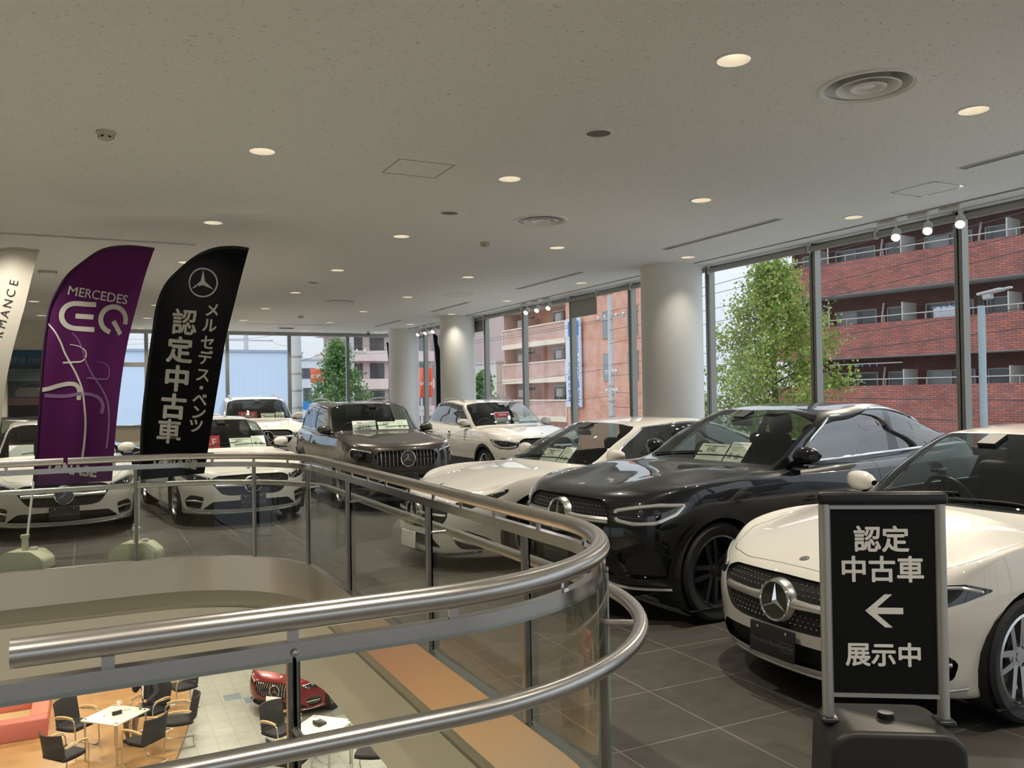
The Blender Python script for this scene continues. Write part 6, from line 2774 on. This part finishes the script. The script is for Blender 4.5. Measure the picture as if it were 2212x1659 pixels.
t = thing('drying_pole', 'white drying pole with pegs on the lowest balcony in view of the red brick house', 'pole', RBM @ Vector((4.6, .35, 2.85)))
t.rotation_euler.z = math.radians(-81)
q = MB()
q.tube([(-1.8, 0, 0), (1.8, 0, 0)], .022, 8)
q.build('pole', M['white_trim'], t, 40)
q = MB()
for x in (-.3, -.1, .25, .6):
    q.box((x, 0, -.06), (.06, .03, .14))
q.build('peg', bpy.data.materials['blue_plastic'], t, 0)

# --- salmon apartment house
sb = thing('apartment_building', 'salmon coloured apartment house with cream edged balconies and a tall banner', 'building', (31.0, 37.0, LOWF))
part('brick_wall', M['salmon'], sb, [((2.1, 11.3, 7.2), (4.2, 9.4, 14.6)), ((3.6, 21.4, 7.2), (4, 10.6, 14.6))])
for k, zt in enumerate((1.25, 4.18, 7.02, 9.95)):
    part('balcony_panel', M['salmon_pale'], sb, [((.08, 21.3, zt - .62 - LOWF), (.16, 10.2, 1.20))])
    part('balcony_edge', M['cream'], sb, [((.05, 21.3, zt - LOWF), (.24, 10.4, .10)), ((.05, 21.3, zt - 1.40 - LOWF), (.30, 10.5, .38)), ((.05, 16.1, zt - .62 - LOWF), (.2, .10, 1.2)), ((.05, 26.5, zt - .62 - LOWF), (.2, .10, 1.2)), ((.85, 21.3, zt - 1.45 - LOWF), (1.6, 10.5, .2))])
    part('balcony_wall', M['salmon_pale'], sb, [((.85, 23.0, zt + .3 - LOWF), (1.5, .16, 1.0)), ((.85, 16.15, zt + .3 - LOWF), (1.5, .16, 2.9)), ((.85, 26.5, zt + .3 - LOWF), (1.5, .16, 2.9))])
    for y, w_, mt in ((18.0, .8, 'win_pale'), (19.8, 1.6, 'win_glass'), (24.5, 1.2, 'win_glass')):
        q = MB()
        q.box((1.56, y, zt + .15 - LOWF), (.06, w_, 1.9))
        f = q.build('window', M[mt], sb, 0)
        q = MB()
        q.box((1.52, y, zt + .15 - LOWF), (.06, .06, 1.9))
        q.box((1.52, y, zt + 1.1 - LOWF), (.06, w_ + .1, .08))
        q.build('window_frame', M['white_trim'], f, 0)
    for y in (25.4, 19.0):
        q = MB()
        q.rbox((1.2, y, zt + .55 - LOWF), (.32, .85, .62), .03)
        q.lathe([(.24, 0), (.24, .02), (0, .02)], 16, Matrix.Translation((1.04, y, zt + .55 - LOWF)) @ Matrix.Rotation(-PI / 2, 4, 'Y'))
        q.build('air_conditioner', M['door_panel'], sb, 30)
    if k:
        for y in (10.5, 7.6):
            q = MB()
            q.box((-.03, y, zt - .72 - LOWF), (.08, 1.1, 1.75))
            f = q.build('window', M['win_pale'], sb, 0)
            part('window_frame', M['grey_trim'], f, [((-.05, y, zt + .17 - LOWF), (.08, 1.2, .06)), ((-.05, y, zt - 1.6 - LOWF), (.08, 1.2, .06))])
part('pillar_strip', M['salmon'], sb, [((-.05, 14.9, 7.2), (.22, 1.0, 14.6))])
# banner
bn = thing('banner_sign', 'tall white banner sign with blue lettering on the salmon house', 'sign', (30.76, 51.6, 3.9), -PI / 2)
q = MB()
q.rbox((0, 0, 0), (2.0, .16, 6.3), .02, n=1)
bd = q.build('sign_board', pbr('sign_white', (.66, .72, .80), .4), bn, 0)
q = MB()
q.box((.14, -.085, 2.42), (1.45, .01, 1.05))
q.build('blue_square', pbr('sign_blue', (.03, .20, .62), .4), bd, 0)
q = MB()
q.tube([(.40 + .28 * math.cos(a), -.095, 2.60 + .22 * math.sin(a)) for a in [math.radians(d) for d in range(30, 340, 20)]], .04, 6)
put_text(q, 'BR', Matrix.Translation((.40, -.096, 2.14)) @ Matrix.Rotation(PI / 2, 4, 'X'), .40)
q.build('sign_mark', M['white_card'], bd, 0)
for i, ch in enumerate('日本ビルロン株式会社'):
    q = MB()
    put_text(q, ch, Matrix.Translation((.58, -.088, 1.52 - i * .49)) @ Matrix.Rotation(PI / 2, 4, 'X'), .62, bold=.012)
    q.build('lettering', bpy.data.materials['sign_blue'], bd, 0, recalc=False)
for i, ch in enumerate('ビル総合管理'):
    q = MB()
    put_text(q, ch, Matrix.Translation((-.48, -.088, -.1 - i * .50)) @ Matrix.Rotation(PI / 2, 4, 'X'), .42, bold=.006)
    q.build('lettering', bpy.data.materials['sign_blue'], bd, 0, recalc=False)

# --- houses farther along
def block(name, lb, c, d, mat, rz=0.0, wins=(), mt='win_glass', roofm=None, slabs=()):
    t = thing(name, lb, 'building', (c[0], c[1], LOWF), rz)
    part('wall', mat, t, [((0, 0, d[2] / 2), d)])
    part('roof_edge', roofm or M['concrete'], t, [((0, 0, d[2] + .06), (d[0] + .2, d[1] + .2, .16))])
    for (x, z, w_, h_, fc) in wins:
        if fc == 'y':
            part('window', M[mt], t, [((x, -d[1] / 2 - .02, z), (w_, .06, h_))])
        else:
            part('window', M[mt], t, [((-d[0] / 2 - .02, x, z), (.06, w_, h_))])
    for z in slabs:
        part('balcony', roofm or M['concrete'], t, [((0, -d[1] / 2 - .5, z), (d[0], 1.0, 1.1)), ((-d[0] / 2 - .5, 0, z), (1.0, d[1], 1.1))])
    return t


M['mauve_tile'] = pbr('mauve_tile', (.55, .43, .41), .7)
M['pale_grey'] = pbr('pale_grey_render', (.66, .71, .75), .7)
M['warm_grey'] = pbr('warm_grey_render', (.70, .65, .57), .7)
block('warehouse', 'long windowless pale blue grey building beyond the end windows', (1.4, 64.0), (23.0, 8.0, 9.45), M['blue_grey'], 0, roofm=pbr('blue_coping', (.34, .42, .52), .6))
block('house', 'grey house between the utility pole and the far tree', (16.4, 78.0), (5.2, 6.0, 9.6), M['pale_grey'], 0, [(-1.5, 6.5, 1.6, 1.2, 'y'), (1.2, 6.5, 1.4, 1.2, 'y'), (0, 8.4, 3.2, .9, 'y')])
block('apartment_building', 'far mauve apartment house with stacked balconies left of the farthest column', (29.0, 92.0), (10.0, 8.0, 16.5), M['mauve_tile'], 0, [(x_, z_, 1.6, 1.7, 'y') for x_ in (-3.6, -1.2, 1.2, 3.6) for z_ in (6.0, 9.0, 12.0, 15.0)], 'win_glass', pbr('pale_mauve', (.70, .56, .53), .7), (4.6, 7.6, 10.6, 13.6, 16.4))
block('house', 'far grey house behind the top of the end window tree', (20.6, 104.0), (4.5, 5.0, 11.6), M['pale_grey'], 0, [(0, 8.6, 1.6, 1.3, 'y')])
block('apartment_building', 'brown apartment house with a wide blue window seen between the two far columns', (41.5, 100.0), (9.0, 26.0, 19.0), M['mauve_tile'], 0, [(-6, 9.0, 2.4, 1.6, 'x'), (-6, 12.6, 2.4, 1.6, 'x'), (2, 9.0, 2.4, 1.6, 'x'), (2, 12.6, 3.4, 1.6, 'x'), (8, 12.6, 2.4, 1.6, 'x'), (8, 9, 2.4, 1.6, 'x')], 'win_pale')
block('house', 'low warm grey house left of the salmon apartment house', (34.6, 70.6), (6.5, 10.0, 9.0), M['warm_grey'], 0, [(-2.0, 6.4, 1.6, 2.6, 'x'), (-2.0, 2.8, 1.6, 2.0, 'x')], 'win_pale')

# --- utility poles, wires, lamp, road signs
def pole(lb, x, y, h, r, arms=(), brackets=0):
    t = thing('utility_pole', lb, 'pole', (x, y, LOWF - .06))
    q = MB()
    q.tube([(0, 0, 0), (0, 0, h)], [r * 1.15, r * .85], 14)
    q.build('pole_shaft', M['concrete'], t, 50)
    for z, L, rz in arms:
        q = MB()
        q.box((0, 0, z), (L, .09, .09), rz=rz)
        q.build('cross_arm', M['rail_metal'], t, 0)
        q = MB()
        for s_ in (-1, -.45, .45, 1):
            a = Vector((s_ * L / 2 * .92 * math.cos(rz), s_ * L / 2 * .92 * math.sin(rz), z + .05))
            q.lathe([(0, 0), (.05, .02), (.03, .06), (.06, .09), (.03, .14), (0, .16)], 10, Matrix.Translation(a))
        q.build('insulator', M['white_trim'], t, 40)
    for i in range(brackets):
        q = MB()
        q.lathe([(r * 1.12, 0), (r * 1.16, .04), (r * 1.12, .08)], 14, Matrix.Translation((0, 0, 5.0 + i * .8)))
        q.build('pole_band', M['rail_metal'], t, 40)
    return t


pole('thick concrete utility pole beyond the end windows, left of the far tree', 8.68, 40.0, 13.5, .27, (), 5)
pole('concrete utility pole standing just right of the far tree', 11.30, 40.0, 12.5, .19, ((8.4, 1.6, 0),), 4)
pole('utility pole with a cross arm over the blue grey building', 11.1, 69.0, 11.9, .20, ((10.9, 4.2, 0),), 0)
pole('slim pale utility pole with insulators in front of the salmon house', 24.5, 37.3, 11.4, .15, ((10.2, 2.6, PI / 2), (6.3, 1.0, PI / 2), (7.3, 1.0, PI / 2)), 3)
t = thing('street_lamp', 'grey street lamp with a flat angled head outside the right window', 'street lamp', (20.0, 13.62, LOWF - .06))
q = MB()
q.tube([(0, 0, 0), (0, 0, 8.30)], .088, 16)
q.build('lamp_pole', pbr('galvanised', (.33, .40, .43), .5, .2), t, 50)
q = MB()
q.tube([(0, 0, 8.30), (0, 0, 8.52)], .06, 12)
q.build('pole_joint', M['black_plastic'], t, 50)
q = MB()
q.rbox((.02, -.25, 8.62), (.26, .62, .07), .02, rx=-.12)
q.rbox((.0, -.18, 8.52), (.16, .22, .16), .03, rx=-.1)
q.rbox((.02, -.65, 8.66), (.14, .25, .05), .02, rx=-.12)
q.build('lamp_head', pbr('lamp_head_grey', (.45, .44, .45), .5), t, 40)


def wire(lb, a, b, sag, r=.012, n=20):
    q = MB()
    a, b = Vector(a), Vector(b)
    q.tube([a.lerp(b, k / n) - Vector((0, 0, sag * 4 * (k / n) * (1 - k / n))) for k in range(n + 1)], r, 5)
    o = q.build('power_line', M['black_plastic'], None, 60)
    return tag(o, lb, 'cable', 'overhead cables along the street')


for i, (z0, z1, x0, x1, sag) in enumerate(((9.3, 6.0, 23.5, 24.5, .5), (8.7, 5.7, 23.9, 24.5, .5), (8.2, 5.0, 24.2, 24.4, .5), (7.6, 4.3, 23.6, 24.4, .4), (5.35, 3.2, 24.3, 24.5, .3), (4.75, 2.6, 24.2, 24.4, .3), (1.35, 1.75, 24.0, 24.5, .25), (.85, 1.0, 24.0, 24.5, .25))):
    wire('overhead cable across the red brick house, number %d from the top' % (i + 1), (x0, -6, z0), (x1, 37.3, z1), sag)
for i, (z0, z1, sag) in enumerate(((5.65, 6.4, .5), (5.55, 6.1, .5), (3.0, 2.2, .4), (1.55, .6, .5))):
    wire('overhead cable across the salmon house, number %d from the top' % (i + 1), (24.5, 37.3, z0), (22.0, 85, z1), sag)
for i, (a, b) in enumerate((((-12, 75, 5.6), (9.2, 69, 6.45)), ((12.9, 69, 6.45), (8.68, 40, 4.2)), ((9.2, 69, 6.45), (8.68, 40, 4.9)), ((8.68, 40, 3.4), (11.3, 40, 4.7)), ((8.68, 40, 2.7), (11.3, 40, 3.8)), ((11.3, 40, 4.2), (22, 48, 5.6)), ((-12, 75, 6.9), (11.1, 69, 6.5)))):
    wire('thin cable in the sky over the blue grey building, strand %d from the left' % (i + 1), a, b, .2, .010)


def petrol_sign(lb, x, y, z, w_, h_, txt):
    t = thing('petrol_sign', lb, 'sign', (x, y, LOWF))
    q = MB()
    q.tube([(-w_ * .3, .1, 0), (-w_ * .3, .1, z - LOWF)], .10, 10)
    q.build('sign_post', M['pale_grey'], t, 50)
    q = MB()
    q.rbox((0, 0, z - LOWF), (w_, .2, h_), .04)
    b = q.build('sign_board', pbr('orange_sign', (.80, .10, .04), .4) if 'orange_sign' not in bpy.data.materials else bpy.data.materials['orange_sign'], t, 30)
    q = MB()
    put_text(q, txt, Matrix.Translation((0, -.115, z - LOWF - h_ * .04)) @ Matrix.Rotation(PI / 2, 4, 'X'), w_ * .30, bold=.01)
    q.build('lettering', M['white_card'], b, 0, recalc=False)
    for r_ in (.42, .30, .18):
        q = MB()
        q.tube([(w_ * r_ * math.cos(a) * .9 + .0, -.108, z - LOWF + h_ * .06 + h_ * r_ * math.sin(a)) for a in [math.radians(d) for d in range(40, 200, 16)]], w_ * .018, 6)
        q.build('swirl', pbr('swirl_orange', (.85, .30, .08), .4) if 'swirl_orange' not in bpy.data.materials else bpy.data.materials['swirl_orange'], b, 40)
    return t


petrol_sign('orange petrol station sign with white lettering left of the far tree', 16.95, 70.0, 3.55, 1.15, 1.15, 'ENEOS')
petrol_sign('tall orange petrol station sign between the two far columns', 26.55, 70.0, 2.9, 1.25, 2.6, 'ENEOS')
t = thing('road_signboard', 'stack of blue signboards at the foot of the far tree', 'sign', (16.3, 70.5, LOWF))
for z, w_ in ((4.2, 1.0), (3.2, 1.2), (5.6, .9)):
    part('sign_panel', pbr('road_blue', (.03, .25, .70), .5) if 'road_blue' not in bpy.data.materials else bpy.data.materials['road_blue'], t, [((0, 0, z), (w_, .1, .75))])
part('sign_post', M['pale_grey'], t, [((0, .1, 3.0), (.12, .08, 6.0))])

# --- trees
def leaf_mat(name, c1, c2):
    m, nt, out = new_mat(name)
    d = N(nt, 'ShaderNodeBsdfDiffuse')
    t = N(nt, 'ShaderNodeBsdfTranslucent')
    oi = N(nt, 'ShaderNodeTexCoord')
    no = N(nt, 'ShaderNodeTexNoise')
    no.inputs['Scale'].default_value = 5.0
    no.inputs['Detail'].default_value = 2
    cr = N(nt, 'ShaderNodeValToRGB')
    cr.color_ramp.elements[0].position = .35
    cr.color_ramp.elements[0].color = (*c1, 1)
    cr.color_ramp.elements[1].position = .65
    cr.color_ramp.elements[1].color = (*c2, 1)
    mx = N(nt, 'ShaderNodeMixShader')
    mx.inputs[0].default_value = .35
    nt.links.new(oi.outputs['Object'], no.inputs['Vector'])
    nt.links.new(no.outputs[0], cr.inputs[0])
    for s_ in (d, t):
        nt.links.new(cr.outputs[0], s_.inputs[0])
    nt.links.new(d.outputs[0], mx.inputs[1])
    nt.links.new(t.outputs[0], mx.inputs[2])
    nt.links.new(mx.outputs[0], out.inputs[0])
    return m


def tree(lb, x, y, h, cr_, zc0, n, size, mat, seed, shape='cone', fan=True):
    rnd = random.Random(seed)
    t = thing('tree', lb, 'tree', (x, y, LOWF - .06))
    q = MB()
    q.tube([(0, 0, 0), (.05, 0, h * .5), (0, .05, h * .96)], [.16, .10, .02], 8)
    tips = []
    for k in range(46):
        z = lerp(zc0, h * .96, (k + rnd.random()) / 46)
        f = (z - zc0) / (h - zc0)
        rr = cr_ * (math.sin(min(1, f * 1.6 + .25) * PI / 2) * (1 - f ** 1.7) if shape == 'cone' else math.sqrt(max(0, 1 - (2 * f - 1) ** 2)) + .1)
        a = k * 2.4 + rnd.uniform(-.5, .5)
        L = rr * rnd.uniform(.75, 1.12)
        e = Vector((math.cos(a) * L, math.sin(a) * L, z + L * .35))
        s_ = Vector((0, 0, z - L * .15))
        q.tube([s_, s_.lerp(e, .5) - Vector((0, 0, .05)), e], [.035, .022, .008], 5)
        tips.append((s_, e))
    tr = q.build('trunk', pbr('bark', (.11, .09, .07), .9) if 'bark' not in bpy.data.materials else bpy.data.materials['bark'], t, 60)
    q = MB()
    for k in range(n):
        s_, e = tips[rnd.randrange(len(tips))]
        f = rnd.random() ** .55
        p = s_.lerp(e, .12 + .93 * f) + Vector((rnd.gauss(0, .20), rnd.gauss(0, .20), rnd.gauss(0, .20))) * (cr_ / 2.2)
        sz = size * rnd.uniform(.6, 1.2)
        u = Vector((rnd.gauss(0, 1), rnd.gauss(0, 1), rnd.gauss(0, .6))).normalized()
        w = u.cross(Vector((rnd.gauss(0, 1), rnd.gauss(0, 1), rnd.gauss(0, 1)))).normalized()
        if fan:
            q.add([p, p + u * sz + w * sz * .75, p + u * sz * 1.15, p + u * sz - w * sz * .75], [(0, 1, 2), (0, 2, 3)])
        else:
            q.add([p, p + u * sz * .6 + w * sz * .3, p + u * sz * 1.2, p + u * sz * .6 - w * sz * .3], [(0, 1, 2, 3)])
    lf = q.build('foliage', mat, t, 0, recalc=False)
    lf['kind'] = 'stuff'
    return t


M['leaf_a'] = leaf_mat('ginkgo_leaves', (.13, .25, .05), (.50, .53, .17))
M['leaf_b'] = leaf_mat('dark_leaves', (.09, .20, .075), (.26, .38, .15))
tree('tall leafy green tree outside the window right of the thick column', 18.0, 18.75, 10.3, 2.45, 3.2, 24000, .078, M['leaf_a'], 3)
tree('bushy green tree beyond the end windows, in front of the utility pole', 10.15, 38.0, 9.0, 1.9, 2.2, 13000, .10, M['leaf_b'], 5)
tree('thin street tree seen beside the second column', 16.6, 36.2, 7.6, 1.3, 2.0, 4000, .11, M['leaf_b'], 8)
tree('low green tree at the left edge of the right window, behind the tall tree', 19.5, 24.0, 6.2, 1.6, 2.0, 5000, .10, M['leaf_a'], 9)
